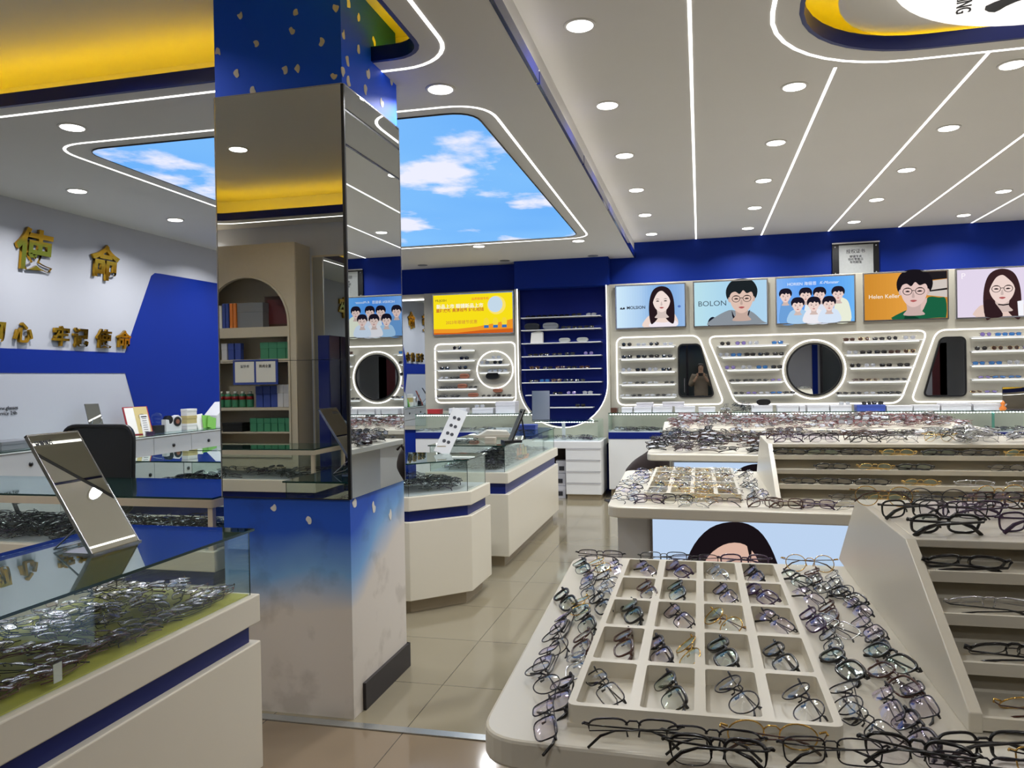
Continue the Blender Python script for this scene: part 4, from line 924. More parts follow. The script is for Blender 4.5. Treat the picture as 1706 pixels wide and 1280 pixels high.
# ---------------------------------------------------------------- lit display panels on the back wall
PNL = [(-1.045, 0.6), (5.2, 0.6), (5.2, 2.5), (-1.045, 2.5)]
tag(MB().box(-1.045, YP, 0.6, XR-0.001, YB-0.001, 2.50).build('display_wall_unit', 'panel_cream', bevel=0.003), 'long cream display unit carrying posters and sunglasses shelves', 'display unit')
tag(MB().box(-3.40, YP, 0.6, -2.20, YB-0.001, 2.49).build('display_wall_unit', 'panel_cream', bevel=0.003), 'cream display unit carrying the yellow poster and the glowing ring', 'display unit')
def outline_light(pts, y, label, w=0.013):
    o = fill('light_outline', [inset(pts, -w/2), inset(pts, w/2)], 0.008, 'strip_light', Mx=facing_front(0, y-0.004, 0)); return tag(o, label, 'light outline', 'glowing outlines round the shelf bays')
def bay_mirror(pts, y, label, mats='mirror_dim'):
    t = root('wall_mirror', label, 'mirror', (0, y, 0))
    MB().prism(pts, -0.012, -0.002, 'y').build('mirror_face', mats, t)
    fill('black_rim', [inset(pts, -0.014), inset(pts, 0.004)], 0.02, 'black_plastic', t, facing_front(0, -0.01, 0)); return t
outline_light(quadround([(-0.965, 1.05), (0.27, 1.05), (-0.01, 1.858), (-0.965, 1.858)], 0.09), YP, 'glowing outline round the shelf bay with the tapered mirror under the woman poster')
outline_light(quadround([(0.40, 1.045), (2.14, 1.045), (2.43, 1.84), (0.09, 1.84)], 0.10), YP, 'glowing outline round the bay with the round mirror')
outline_light(quadround([(2.25, 1.055), (4.6, 1.055), (4.6, 1.84), (2.52, 1.84)], 0.10), YP, 'glowing outline round the bay with the dark tapered mirror near the room corner')
circ = lambda cx, cz, r, n=40: [(cx+r*math.cos(2*PI*i/n), cz+r*math.sin(2*PI*i/n)) for i in range(n)]
outline_light(circ(1.255, 1.435, 0.333), YP, 'glowing ring round the round wall mirror', 0.013)
bay_mirror(circ(1.255, 1.435, 0.285), YP, 'round wall mirror with black rim between sunglasses shelves')
bay_mirror(quadround([(-0.235, 1.148), (0.15, 1.148), (0.0, 1.75), (-0.235, 1.75)], 0.05), YP, 'tapered black-rimmed mirror beside shelves under the woman poster')
bay_mirror(quadround([(2.385, 1.125), (2.79, 1.125), (2.79, 1.75), (2.56, 1.75)], 0.05), YP, 'tapered black-rimmed mirror under the orange and lilac posters')
outline_light(quadround([(-3.262, 1.10), (-2.215, 1.10), (-2.215, 1.84), (-3.262, 1.84)], 0.07), YP, 'glowing outline round the shelf bay under the yellow poster')
outline_light(circ(-2.48, 1.505, 0.232), YP, 'glowing ring in the shelf bay under the yellow poster', 0.011)
SD = 0.11
def shelf(x0, x1, z, y, label, grp, mat='lacquer_cool', d=SD, led=True):
    t = root('wall_shelf', label, 'shelf', ((x0+x1)/2, y, z), 0, grp); w = (x1-x0)/2
    MB().box(-w, -d, -0.012, w, 0, 0).build('board', mat, t, bevel=0.002)
    if led: MB().box(-w+0.02, -0.02, -0.018, w-0.02, -0.006, -0.0125).build('led_strip', 'shelf_led', t)
    return t
SUN = [('square', 'black_acetate', 'lens_dark', 'black'), ('round', 'gunmetal', 'lens_dark', 'dark round'), ('bold', 'black_acetate', 'lens_dark', 'thick black'), ('round', 'gold_metal', 'lens_brown', 'gold brown-lensed'),
       ('square', 'clear_acetate', 'lens_pale', 'pale clear'), ('round', 'silver_metal', 'lens_pale', 'silver grey-lensed'), ('square', 'blue_acetate', 'lens_blue', 'blue-lensed'), ('round', 'gunmetal', 'lens_violet', 'violet-lensed'), ('square', 'brown_acetate', 'lens_brown', 'brown')]
def sunnies(i, x, y, z, label, grp, a=0, lean=8):
    k, fm, lm, w = SUN[i % len(SUN)]
    o = bpy.data.objects.new('sunglasses', simple(k, fm, lm, False, 'sunglasses')); COL.objects.link(o)
    tag(o, '%s sunglasses %s' % (w, label), 'sunglasses', grp); pose(o, k, x, y, z, a, lean); return o
rnd = random.Random(9)
def bay(bname, rows, kinds, x0s, x1s, zs):
    for r, (xs, z) in enumerate(zip(rows, zs)):
        x0 = x0s[r] if isinstance(x0s, list) else x0s; x1 = x1s[r] if isinstance(x1s, list) else x1s
        shelf(x0, x1, z, YP, '%s white lit shelf from the top, %s' % (ORD[r], bname), 'lit shelves on the back wall')
        for j, x in enumerate(xs):
            flat = r >= 3
            sunnies(kinds[(r*5+j*3+len(xs)) % len(kinds)], x, YP-0.06-rnd.random()*0.01, z, 'on the %s shelf down, %s along, %s' % (ORD[r], ORD[j], bname), 'sunglasses on the back wall shelves', rnd.uniform(-14, 14), 58 if flat else rnd.uniform(4, 14))
bay('bay of the first tapered mirror', [[-.84,-.67,-.52,-.36],[-.84,-.67,-.52,-.37],[-.85,-.68,-.54,-.38],[-.84,-.69,-.54,-.35],[-.87,-.73,-.58,-.45,-.33]], [0, 4, 5, 2, 1, 0], -0.93, -0.27, [1.748, 1.605, 1.449, 1.299, 1.150])
bay('bay before the round mirror', [[.29,.46,.60,.86],[.27,.41,.56,.71,.87],[.34,.52,.69,.85],[.39,.54,.69,.84],[.43,.57,.71,.84,.98]], [7, 0, 2, 5, 1, 0, 6], [0.2, 0.24, 0.29, 0.33, 0.37], [0.98, 0.93, 0.90, 0.93, 1.04], [1.729, 1.600, 1.453, 1.308, 1.163])
bay('bay beyond the round mirror', [[1.62,1.77,1.92,2.06,2.23],[1.65,1.79,1.94,2.08,2.23],[1.68,1.83,1.99,2.17],[1.71,1.85,2.02,2.14],[1.54,1.68,1.82,1.96,2.08]], [1, 3, 2, 5, 0, 8, 0], [1.56, 1.58, 1.62, 1.60, 1.48], [2.36, 2.33, 2.28, 2.23, 2.17], [1.741, 1.594, 1.448, 1.294, 1.148])
bay('bay nearest the room corner', [[2.98,3.13,3.26,3.40],[2.93,3.09,3.24,3.39],[2.91,3.07,3.24,3.40],[2.96,3.10,3.25],[2.88,3.02]], [6, 3, 1, 6, 7, 3, 5], 2.84, 4.4, [1.753, 1.605, 1.450, 1.302, 1.147])
bay('bay under the yellow poster', [[-2.95],[-2.86],[-3.12,-2.88],[-3.13,-2.99],[-3.13,-3.01,-2.75],[-3.16,-2.99,-2.58,-2.45,-2.32]], [0, 1, 2, 5, 1, 0, 2], -3.24, [-2.72, -2.72, -2.78, -2.74, -2.70, -2.23], [1.764, 1.636, 1.516, 1.399, 1.278, 1.168])
for x0, x1, z, xs, n in ((-2.60, -2.36, 1.64, [(-2.45, 4)], 'top'), (-2.69, -2.28, 1.573, [(-2.60, 5), (-2.43, 1)], 'middle'), (-2.69, -2.28, 1.476, [(-2.50, 4), (-2.37, 4)], 'bottom')):
    shelf(x0, x1, z, YP, '%s short white shelf inside the glowing ring' % n, 'short shelves in the ring')
    for j, (x, k) in enumerate(xs): sunnies(k, x, YP-0.05, z, 'on the %s short ring shelf, %s along' % (n, ORD[j]), 'sunglasses in the ring')
def soft_case(name, x, y, z, w, h, d, mat, label, cat='case', grp=None):
    n = 10; pr = [(w/2*math.copysign(abs(math.cos(2*PI*i/20))**0.6, math.cos(2*PI*i/20)), h/2+h/2*math.copysign(abs(math.sin(2*PI*i/20))**0.8, math.sin(2*PI*i/20))) for i in range(20)]
    t = root(name, label, cat, (x, y, z), 0, grp); MB().prism(pr, -d/2, d/2, 'y').build('case_shell', mat, t, bevel=0.006)
    MB().box(-w/2*0.9, -d/2-0.002, h*0.58, w/2*0.9, -d/2+0.002, h*0.62).build('opening_seam', 'black_plastic', t); return t
soft_case('glasses_case', -2.86, YP-0.055, 1.399, 0.12, 0.065, 0.05, 'case_brown', 'reddish brown glasses case on the fourth shelf under the yellow poster', grp='brown glasses cases')
soft_case('glasses_case', -2.89, YP-0.055, 1.278, 0.12, 0.06, 0.05, 'case_brown', 'reddish brown glasses case on the fifth shelf under the yellow poster', grp='brown glasses cases')
soft_case('glasses_case', -2.75, YP-0.055, 1.168, 0.13, 0.055, 0.05, 'case_brown', 'reddish brown glasses case on the lowest shelf under the yellow poster', grp='brown glasses cases')
soft_case('glasses_case', -2.44, YP-0.028, 1.222, 0.12, 0.05, 0.05, 'case_brown', 'tan glasses case hanging below the glowing ring', grp='brown glasses cases')
soft_case('mirror_pouch', -2.50, YP-0.035, 1.385, 0.17, 0.085, 0.055, 'black_plastic', 'black pouch hanging inside the glowing ring', 'pouch')

# big wall mirror with lit frame in the corner
t = root('wall_mirror', 'tall wall mirror with glowing white frame beyond the pillar', 'mirror', (-3.40, YB, 0))
MB().box(-1.6, -0.03, 0.75, -0.0, -0.02, 2.50).build('backing', 'panel_cream', t)
MB().box(-1.58, -0.034, 0.8, -0.02, -0.031, 2.42).build('mirror_face', 'mirror_dim', t)
b = MB(); b.box(-0.02, -0.045, 0.75, -0.002, -0.03, 2.44).box(-1.6, -0.045, 2.42, -0.002, -0.03, 2.437); b.build('light_strip', 'strip_light', t)

# blue alcove with shelves
xa0, xa1 = -2.166, -1.074; cxm = (xa0+xa1)/2; ra = (xa1-xa0)/2
U = [(xa1, 2.49), (xa1, 1.32)] + [(cxm+ra*math.cos(-PI*i/24), 1.32-0.535*math.sin(PI*i/24)) for i in range(1, 24)] + [(xa0, 1.32), (xa0, 2.49)]
o = fill('surround', [[(-2.20, 0.6), (-1.045, 0.6), (-1.045, 2.49)] + U[:1] + U[1:] + [(-2.20, 2.49)]], 0.14, 'panel_cream', Mx=facing_front(0, YP-0.05+0.07, 0))
alc = root('shelf_alcove', 'U-shaped blue alcove with cream surround and glowing outline', 'alcove', (0, 0, 0)); o.parent = alc
struct(MB().box(-2.2, YP-0.055, 2.49, -1.045, YB, ZL+0.01).build('wall_back_pier', 'blue_wall'))
MB().box(-2.19, YB-0.012, 0.62, -1.05, YB-0.001, 2.5).build('back_board', 'blue_back', alc)
V = U + [(p[0]*0.9999, p[1]) for p in []]
b = MB(); b.tube([(x, YP-0.056, z) for x, z in U], 0.005, 6); b.build('light_outline', 'strip_light', alc)
for r, (z, x0, x1) in enumerate(((2.137, -2.13, -1.15), (1.984, -2.13, -1.15), (1.822, -2.13, -1.15), (1.661, -2.13, -1.15), (1.50, -2.13, -1.15), (1.339, -2.13, -1.15), (1.185, -2.09, -1.17), (1.031, -2.0, -1.26))):
    shelf(x0, x1, z, YB-0.012, '%s white shelf from the top in the blue alcove' % ORD[r], 'alcove shelves', 'lacquer_cool', 0.17, False)
AL = [[(-2.02,0),(-1.88,2),(-1.74,0),(-1.60,2),(-1.45,0),(-1.27,4)], [(-1.58,2),(-1.44,0),(-1.30,2)], [], [(-2.0,0),(-1.86,2),(-1.70,0),(-1.54,2),(-1.31,7)], [(-1.98,3),(-1.82,0),(-1.66,8),(-1.52,0),(-1.36,8)], [(-2.0,0),(-1.86,6),(-1.71,3),(-1.56,0),(-1.42,0)], [(-1.70,0),(-1.53,7),(-1.33,4)], [(-1.42,0)]]
for r, row in enumerate(AL):
    z = (2.137, 1.984, 1.822, 1.661, 1.50, 1.339, 1.185, 1.031)[r]
    for j, (x, k) in enumerate(row):
        sunnies(k, x, YP+0.03, z, 'on the %s alcove shelf down, %s along' % (ORD[r], ORD[j]), 'sunglasses in the blue alcove', rnd.uniform(-10, 10), rnd.uniform(5, 40))
for x, k, w in ((-2.0, 'black_plastic', 'black oval'), (-1.77, 'grey_plastic', 'dark grey oval')):
    soft_case('goggles_case', x, YP+0.04, 1.984, 0.19, 0.085, 0.09, k, '%s goggles case on the second alcove shelf' % w, 'case')
t = root('standing_card', 'white folded card standing on the third alcove shelf', 'card', (-1.94, YP+0.04, 1.822))
MB().prism([(-0.085, 0), (0.07, 0), (0.075, 0.135), (0.02, 0.145), (-0.07, 0.13)], -0.03, -0.024, 'y').build('front_face', 'paper', t)
MB().prism([(-0.08, 0), (0.07, 0), (0.072, 0.13), (-0.07, 0.13)], 0.02, 0.026, 'y').build('rear_face', 'paper', t)
for x, w in ((-1.60, 'nearer the card'), (-1.38, 'farther from the card')):
    soft_case('glasses_case', x, YP+0.04, 1.822, 0.14, 0.055, 0.06, 'clear_acetate', 'pale oval glasses case on the third alcove shelf, '+w, grp='pale alcove cases')
# certificate plaque
t = root('framed_certificate', 'framed certificate under clear cover with black side strips, high on the blue wall', 'certificate', (1.73, YB, 2.67), 0)
MB().box(-0.245, -0.03, -0.185, 0.245, -0.005, 0.18).build('backing', 'black_plastic', t)
MB().box(-0.175, -0.034, -0.175, 0.185, -0.031, 0.165).build('certificate_sheet', 'grey_sheet', t) if 'grey_sheet' in M else (pbr('grey_sheet', (168, 170, 168), 0.3, noise=0.1, nscale=40), MB().box(-0.175, -0.034, -0.175, 0.185, -0.031, 0.165).build('certificate_sheet', 'grey_sheet', t))
MB().box(-0.25, -0.05, 0.18, 0.25, -0.0, 0.196).box(-0.25, -0.05, -0.200, 0.25, 0, -0.186).build('clamp_rail', 'silver_metal', t)
for x in (-0.215, 0.215):
    for z in (-0.15, 0.15): MB().lathe([(0.010, 0), (0.010, 0.006), (0.004, 0.009)], 12, (x, -0.031, z), 0, Matrix.Rotation(PI/2, 3, 'X')).build('screw_cap', 'silver_metal', t, True)
text('lettering', '授权证书', 0.05, 'print_dark', t, facing_front(0, -0.036, 0.09), 0.0005); text('lettering', '眼镜专卖\n授权零售店\n有效期至', 0.032, 'print_dark', t, facing_front(0, -0.036, 0.0), 0.0005)

# glass counters along the back wall
def wall_counter(label, x0, x1, y0, y1, zt=0.977):
    t = root('glass_counter', label, 'showcase', (x0, y0, 0)); W, D = x1-x0, y1-y0
    MB().box(0.02, 0.03, 0, W-0.02, D, 0.1).build('plinth', 'kick_tan', t)
    MB().box(0, 0.0, 0.1, W, D, 0.68).build('cabinet_body', 'lacquer_cool', t, bevel=0.003)
    MB().box(0, -0.004, 0.68, W, D, 0.755).build('blue_shelf_edge', 'navy_band', t)
    MB().box(0.006, 0.0, 0.755, W-0.006, D-0.01, 0.76).build('shelf_lining', 'lining_white', t)
    MB().box(0, 0, 0.969, W, D, 0.977, side={2: 1}).build('top_glass', ['glass_top', 'glass_edge'], t)
    b = MB(); n = max(1, int(W/0.85)); w = W/n
    for i in range(n): b.box(i*w+0.003, 0.002, 0.76, (i+1)*w-0.003, 0.007, 0.969, side={4: 1, 5: 1})
    b.box(0.0, 0.01, 0.76, 0.005, D-0.01, 0.969); b.build('front_glass', ['glass', 'glass_edge_pale'], t)
    b = MB()
    for i in range(1, n): b.box(i*w-0.012, 0.02, 0.76, i*w+0.012, 0.03, 0.969)
    if n > 1: b.build('glass_bracket', 'glass_edge_pale', t)
    b = MB()
    for i in range(int(W/0.03)-1): b.box(0.02+i*0.03, 0.01, 0.956, 0.034+i*0.03, 0.018, 0.963)
    b.build('light_strip', 'case_led', t); return t
wall_counter('long glass counter with navy edge under the poster wall', -1.03, 4.9, 8.86, 9.295)
wall_counter('glass counter with navy edge under the yellow poster', -3.38, -1.93, 8.86, 9.295)
heap('eyeglasses_heap', 'blue-black and silver eyeglasses laid in the long glass counter under the posters', 240, (-0.97, 8.92, 3.6, 9.22), 0.762, 0.015, SIL+BW, 31)
heap('eyeglasses_heap', 'metal eyeglasses laid in the glass counter under the yellow poster', 50, (-3.3, 8.92, -2.0, 9.22), 0.762, 0.015, SIL, 32)
BX = [(-0.97, 0.07, 0.05, 'wood_dark', 'small dark wooden'), (-0.82, 0.12, 0.055, 'box_white', 'pale'), (-0.64, 0.2, 0.06, 'box_white', 'pale'), (-0.42, 0.22, 0.06, 'box_white', 'pale'), (-0.17, 0.22, 0.06, 'box_white', 'pale'), (0.07, 0.18, 0.05, 'box_white', 'pale'),
      (0.66, 0.22, 0.065, 'box_white', 'pale'), (0.93, 0.22, 0.065, 'box_white', 'pale'), (1.08, 0.06, 0.06, 'box_white', 'narrow pale'), (1.24, 0.22, 0.065, 'box_white', 'pale'), (1.47, 0.21, 0.06, 'box_white', 'pale'), (1.77, 0.28, 0.06, 'box_blue', 'blue'), (2.05, 0.25, 0.05, 'box_white', 'pale'), (2.31, 0.25, 0.055, 'box_white', 'pale'), (2.59, 0.28, 0.07, 'box_white', 'pale'), (2.88, 0.25, 0.065, 'box_white', 'pale'), (3.16, 0.25, 0.06, 'box_white', 'pale')]
def carton(x, y, z, w, d, h, mat, label, grp=None, name='case_box', rz=0.0):
    t = root(name, label, 'box', (x, y, z), rz, grp); MB().box(-w/2, -d/2, 0, w/2, d/2, h*0.62).build('box_base', mat, t, bevel=0.002); MB().box(-w/2-0.002, -d/2-0.002, h*0.62, w/2+0.002, d/2+0.002, h).build('lid', mat, t, bevel=0.002); return t
near_of = ['at the alcove end', 'under the first shelf bay', 'under the woman poster', 'before the first tapered mirror', 'under the tapered mirror edge', 'beside the wire-like frame pile', 'just beyond the frame pile', 'beside the black cap-shaped case', 'just before the round mirror', 'under the round mirror', 'just beyond the round mirror', 'under the bay beyond the round mirror', 'beyond the blue box', 'between two outlines', 'under the second tapered mirror', 'beyond the second tapered mirror', 'nearest the photo edge']
for (x, w, h, m, n), q in zip(BX, near_of): carton(x, 8.99, 0.977, w, 0.16, h+0.005, m, '%s low box on the long glass counter, %s' % (n, q), 'boxes on the long glass counter')
carton(-0.62, 9.0, 1.043, 0.19, 0.12, 0.045, 'box_white', 'white box stacked on the row under the woman poster', 'boxes stacked on boxes')
carton(-0.30, 9.0, 1.043, 0.24, 0.12, 0.05, 'box_white', 'pale box stacked under the first tapered mirror', 'boxes stacked on boxes')
soft_case('glasses_case', 0.68, 8.99, 1.047, 0.15, 0.07, 0.08, 'black_plastic', 'black rounded glasses case on a pale box before the round mirror')
heap('eyeglasses_heap', 'tangle of black and silver eyeglasses piled on the long glass counter', 26, (0.26, 8.88, 0.56, 9.05), 0.977, 0.11, BW+SIL, 33, flat=0.3)
for x, y, k, a, w in ((1.52, 8.98, 4, 10, 'on a box beyond the round mirror'), (1.74, 8.97, 0, 30, 'on the blue box'), (1.85, 9.0, 2, -30, 'on the far end of the blue box')):
    sunnies(k, x, y, 1.042, w, 'loose sunglasses on boxes', a, 20)
carton(-3.17, 9.0, 0.977, 0.16, 0.12, 0.055, 'red_plastic', 'red box on the glass counter under the yellow poster')
carton(-2.86, 9.0, 0.977, 0.22, 0.14, 0.065, 'box_white', 'pale box on the counter under the yellow poster, beside the red box'); carton(-2.55, 9.02, 0.977, 0.26, 0.14, 0.065, 'box_white', 'pale box on the counter under the yellow poster, middle'); carton(-2.26, 9.02, 0.977, 0.24, 0.2, 0.14, 'box_white', 'tall pale box on the counter beside the alcove')
sunnies(4, -2.6, 9.0, 1.044, 'standing on the middle pale box under the yellow poster', None, 20, 10)
# mirror on the long counter near the corner
def stand_mirror(x, y, z, w, h, tilt, rz, label, mat='mirror', sleeve=False):
    t = root('counter_mirror', label, 'mirror', (x, y, z), rz); R = Matrix.Rotation(-math.radians(tilt), 4, 'X')
    loc(MB().box(-w/2, 0.0, 0.01, w/2, 0.006, h).build('back_plate', 'black_plastic', t), R); loc(MB().box(-w/2+0.003, -0.002, 0.013, w/2-0.003, 0.0, h-0.003).build('mirror_face', mat, t), R)
    b = MB(); b.tube([(-w*0.3, 0.04, h*0.5), (-w*0.3, 0.02+h*0.5, 0.006), (w*0.3, 0.02+h*0.5, 0.006), (w*0.3, 0.04, h*0.5)], 0.003); b.build('prop_stand', 'silver_metal', t)
    MB().box(-w/2, -0.03, 0, w/2, 0.05, 0.012).build('base', 'silver_metal', t); return t
stand_mirror(3.14, 8.885, 0.977, 0.24, 0.24, 8, -0.2, 'small counter mirror with pale rim before the bay nearest the room corner')
t = root('ornament', 'small amber figurine on the long counter near the photo edge', 'ornament', (3.02, 8.9, 0.977)); MB().lathe([(0.03, 0), (0.035, 0.02), (0.012, 0.05), (0.022, 0.075), (0.004, 0.1)], 14).build('figure', 'orange_toy', t, True)

# desk with drawers in front of the alcove
t = root('drawer_desk', 'white desk with four drawers and a kneehole before the blue alcove', 'desk', (-1.09, 8.66, 0))
MB().box(-0.80, 0, 0.585, 0, 0.58, 0.665).build('desk_top', 'lacquer_cool', t, bevel=0.004)
MB().box(-0.40, 0.03, 0.0, -0.02, 0.55, 0.06).build('plinth', 'kick_tan', t)
MB().box(-0.41, 0.02, 0.06, -0.005, 0.57, 0.585).build('drawer_carcass', 'lacquer_cool', t)
for k in range(4):
    dobj = MB().box(-0.405, 0.0, 0.066+k*0.13, -0.01, 0.02, 0.190+k*0.13).build('drawer', 'lacquer_cool', t, bevel=0.003)
    MB().box(-0.40, -0.004, 0.186+k*0.13, -0.015, 0.004, 0.192+k*0.13).build('finger_pull', 'box_white', dobj)
MB().box(-0.80, 0.02, 0, -0.78, 0.56, 0.585).build('side_panel', 'lacquer_cool', t); MB().box(-0.78, 0.54, 0.0, -0.41, 0.56, 0.585).build('back_panel', 'black_plastic', t)
t = root('desk_showcase', 'low glass showcase on the white drawer desk', 'showcase', (-1.885, 8.70, 0.665))
MB().box(0, 0, 0.225, 0.76, 0.5, 0.232, side={2: 1}).build('top_glass', ['glass_top', 'glass_edge'], t)
b = MB(); b.box(0.002, 0, 0.005, 0.756, 0.005, 0.225, side={4: 1, 5: 1}).box(0.754, 0.006, 0.005, 0.759, 0.5, 0.225); b.build('side_glass', ['glass', 'glass_edge'], t)
MB().box(0, 0, 0, 0.76, 0.5, 0.005).build('shelf_lining', 'lining_white', t)
b = MB()
for i in range(23): b.box(0.03+i*0.03, 0.012, 0.213, 0.045+i*0.03, 0.02, 0.219)
b.build('light_strip', 'case_led', t)
MB().box(0.30, 0.25, 0.005, 0.34, 0.26, 0.225).build('divider', 'box_white', t)
heap('eyeglasses_heap', 'pale metal eyeglasses inside the low desk showcase', 42, (-1.83, 8.76, -1.18, 9.1), 0.671, 0.02, SIL, 34)
stand_mirror(-1.80, 8.78, 0.897, 0.21, 0.35, 6, 0.1, 'frosted mirror standing on the desk showcase before the alcove', 'mirror_dim')
for i, (x, z, rz) in enumerate(((-1.71, 0, 0.1), (-1.575, 0, 0.0), (-1.70, 0.145, 0.05), (-1.57, 0.145, -0.1), (-1.56, 0.29, 0.15))):
    c = carton(x-0.012, 8.84, z, 0.125, 0.12, 0.142, 'box_white', ['small white box on the floor in the kneehole, outer', 'small white box on the floor in the kneehole, by the drawers', 'white box stacked outer in the kneehole', 'white box second in the stack by the drawers', 'topmost white box in the stack by the drawers'][i], 'boxes in the kneehole', rz=rz*0.6)
    MB().box(-0.03, -0.0635, 0.03, 0.03, -0.0622, 0.08).build('printed_label', 'print_dark', c)
t = root('dark_coat', 'dark coat hanging at the back of the kneehole', 'coat', (-1.70, 9.04, 0.3)); MB().prism(smooth_poly([(-0.14, 0.27), (0.14, 0.27), (0.16, 0.05), (0.05, 0.0), (-0.05, 0.03), (-0.15, -0.0)], 3), -0.03, 0.03, 'y').build('coat_body', 'cloth_brown', t)
for k, (x, y, rz) in enumerate(((-0.93, 8.66, 0.4), (-0.80, 8.58, 0.9))):
    tag(MB().box(-0.12, -0.08, 0, 0.12, 0.08, 0.012, R=Matrix.Translation((x, y, 0.0+k*0.013)) @ Matrix.Rotation(rz, 4, 'Z')).build('magazine', 'paper' if k else 'print_dark'), ['dark flat magazine on the floor beside the drawer desk', 'white flat magazine on the floor beside the drawer desk'][k], 'magazine')

# ---------------------------------------------------------------- things on the middle showcases
t = root('display_board', 'leaning white display board with printed frames on the chamfered showcase', 'display board', (-1.70, 4.93, 0.9), 0.15)
R = Matrix.Rotation(-math.radians(26), 4, 'X') @ Matrix.Rotation(math.radians(20), 4, 'Y')
loc(MB().box(-0.055, 0, 0, 0.055, 0.006, 0.34).build('board', 'lacquer_cool', t), R)
b = MB()
for k in range(4):
    for s in (-1, 1): b.prism(circ(s*0.016, 0.09+k*0.06, 0.012, 12), -0.002, 0.0, 'y')
loc(b.build('printed_frames', 'print_dark', t), R)
MB().box(-0.03, 0.02, 0, 0.03, 0.09, 0.05).build('foot_block', 'cream_wood', t)
t = root('tabletop_mirror', 'black tilted mirror stand on the long aisle showcase', 'mirror', (-1.44, 5.78, 0.9), math.radians(-60))
R = Matrix.Rotation(-math.radians(24), 4, 'X')
loc(MB().box(-0.05, 0, 0.0, 0.05, 0.012, 0.28).build('back_plate', 'black_plastic', t), R); loc(MB().box(-0.046, -0.002, 0.01, 0.046, 0, 0.276).build('mirror_face', 'mirror', t), R)
MB().box(-0.055, -0.05, 0, 0.055, 0.09, 0.02).build('base', 'black_plastic', t)
MB().tube([(0, 0.10, 0.24), (0, 0.13, 0.02)], 0.006).build('prop_stand', 'black_plastic', t)
carton(-1.56, 5.68, 0.9, 0.08, 0.05, 0.05, 'cream_wood', 'small tan box on the long aisle showcase beside the black mirror')
t = root('folded_tray', 'cream folded display tray on the long aisle showcase', 'display tray', (-1.72, 6.35, 0.9), 0.3); MB().prism([(-0.16, 0), (0.16, 0), (0.12, 0.05), (-0.05, 0.06)], -0.08, 0.08, 'y').build('tray_body', 'lacquer', t, bevel=0.004); MB().box(-0.17, -0.085, 0, 0.17, -0.075, 0.02).build('front_lip', 'cream_wood', t)
for i, (x, y) in enumerate(((-1.93, 5.85), (-1.86, 5.95), (-1.80, 6.0), (-1.55, 6.9), (-1.7, 7.1), (-1.62, 7.3))):
    specs('rectangle', 'gunmetal', 'gunmetal', 'lens', x, y, 0.9, rnd.uniform(150, 210), 40, 'dark metal eyeglasses on top of the long aisle showcase, %s' % ['nearest its near corner', 'second from the near corner', 'behind the black mirror', 'before the blue case', 'beside the blue case', 'just beyond the blue case'][i], 'eyeglasses on the long aisle showcase', parts=False)
carton(-1.62, 7.2, 0.902, 0.2, 0.12, 0.05, 'box_blue', 'dark blue case at the far end of the long aisle showcase')

# ---------------------------------------------------------------- side wall cabinets
YC0, YC1 = 2.2, 9.3
t = root('wall_cabinet_run', 'long white glass-topped drawer cabinets along the lettered wall', 'cabinet', (XL, YC0, 0))
D = 0.45
MB().box(0, 0, 0, D-0.05, YC1-YC0, 0.1).build('plinth', 'kick_tan', t); MB().box(0, 0, 0.1, D-0.016, YC1-YC0, 0.938).build('carcass', 'lacquer_cool', t)
MB().box(0, 0, 0.938, D+0.01, YC1-YC0, 0.944).build('white_top', 'lacquer_cool', t)
MB().box(0, 0, 0.948, D+0.012, YC1-YC0, 0.956, side={5: 1}).build('top_glass', ['glass_top', 'glass_edge'], t)
n = int((YC1-YC0)/0.508)
for i in range(n):
    y = i*0.508
    d = MB().box(D-0.016, y+0.003, 0.745, D, y+0.505, 0.933).build('drawer', 'lacquer_cool', t, bevel=0.002)
    MB().lathe([(0.016, 0), (0.016, 0.008), (0.006, 0.012)], 14, (D, y+0.254, 0.85), 0, Matrix.Rotation(PI/2, 3, 'Y')).build('knob', 'black_plastic', d, True)
    d = MB().box(D-0.016, y+0.003, 0.11, D, y+0.505, 0.735).build('door', 'lacquer_cool', t, bevel=0.002)
    MB().lathe([(0.016, 0), (0.016, 0.008), (0.006, 0.012)], 14, (D, y+0.45, 0.62), 0, Matrix.Rotation(PI/2, 3, 'Y')).build('knob', 'black_plastic', d, True)
ZC = 0.956
t = stand_mirror(-4.80, 5.36, ZC, 0.11, 0.34, 32, math.radians(60), 'slim counter mirror on the wall cabinets behind the office chair')
t = root('framed_print', 'red-framed ochre print of two pairs of glasses leaning on the wall cabinets', 'framed print', (-4.80, 5.85, ZC), math.radians(66)); R = Matrix.Rotation(-math.radians(24), 4, 'X')
loc(MB().box(-0.11, 0.004, 0, 0.11, 0.016, 0.27).build('frame', 'red_plastic', t), R); loc(MB().box(-0.02, 0, 0.01, 0.10, 0.004, 0.265).build('ochre_sheet', 'paper_ochre', t), R); loc(MB().box(-0.10, 0.001, 0.01, -0.02, 0.004, 0.26).build('cream_sheet', 'paper', t), R)
b = MB()
for z in (0.09, 0.17): b.tube([(0.04+0.03*math.cos(a*PI/8), -0.002, z+0.025*math.sin(a*PI/8)) for a in range(16)], 0.0015, 4, True)
loc(b.build('line_drawing', 'print_dark', t), R)
t = root('price_card', 'white price card leaning before the red-framed print', 'card', (-4.70, 5.80, ZC), math.radians(66)); R = Matrix.Rotation(-math.radians(20), 4, 'X')
loc(MB().box(-0.035, 0, 0, 0.035, 0.003, 0.19).build('card', 'paper', t), R)
b = MB()
for k in range(7): b.box(-0.02, -0.001, 0.03+k*0.02, 0.018, 0.0, 0.034+k*0.02)
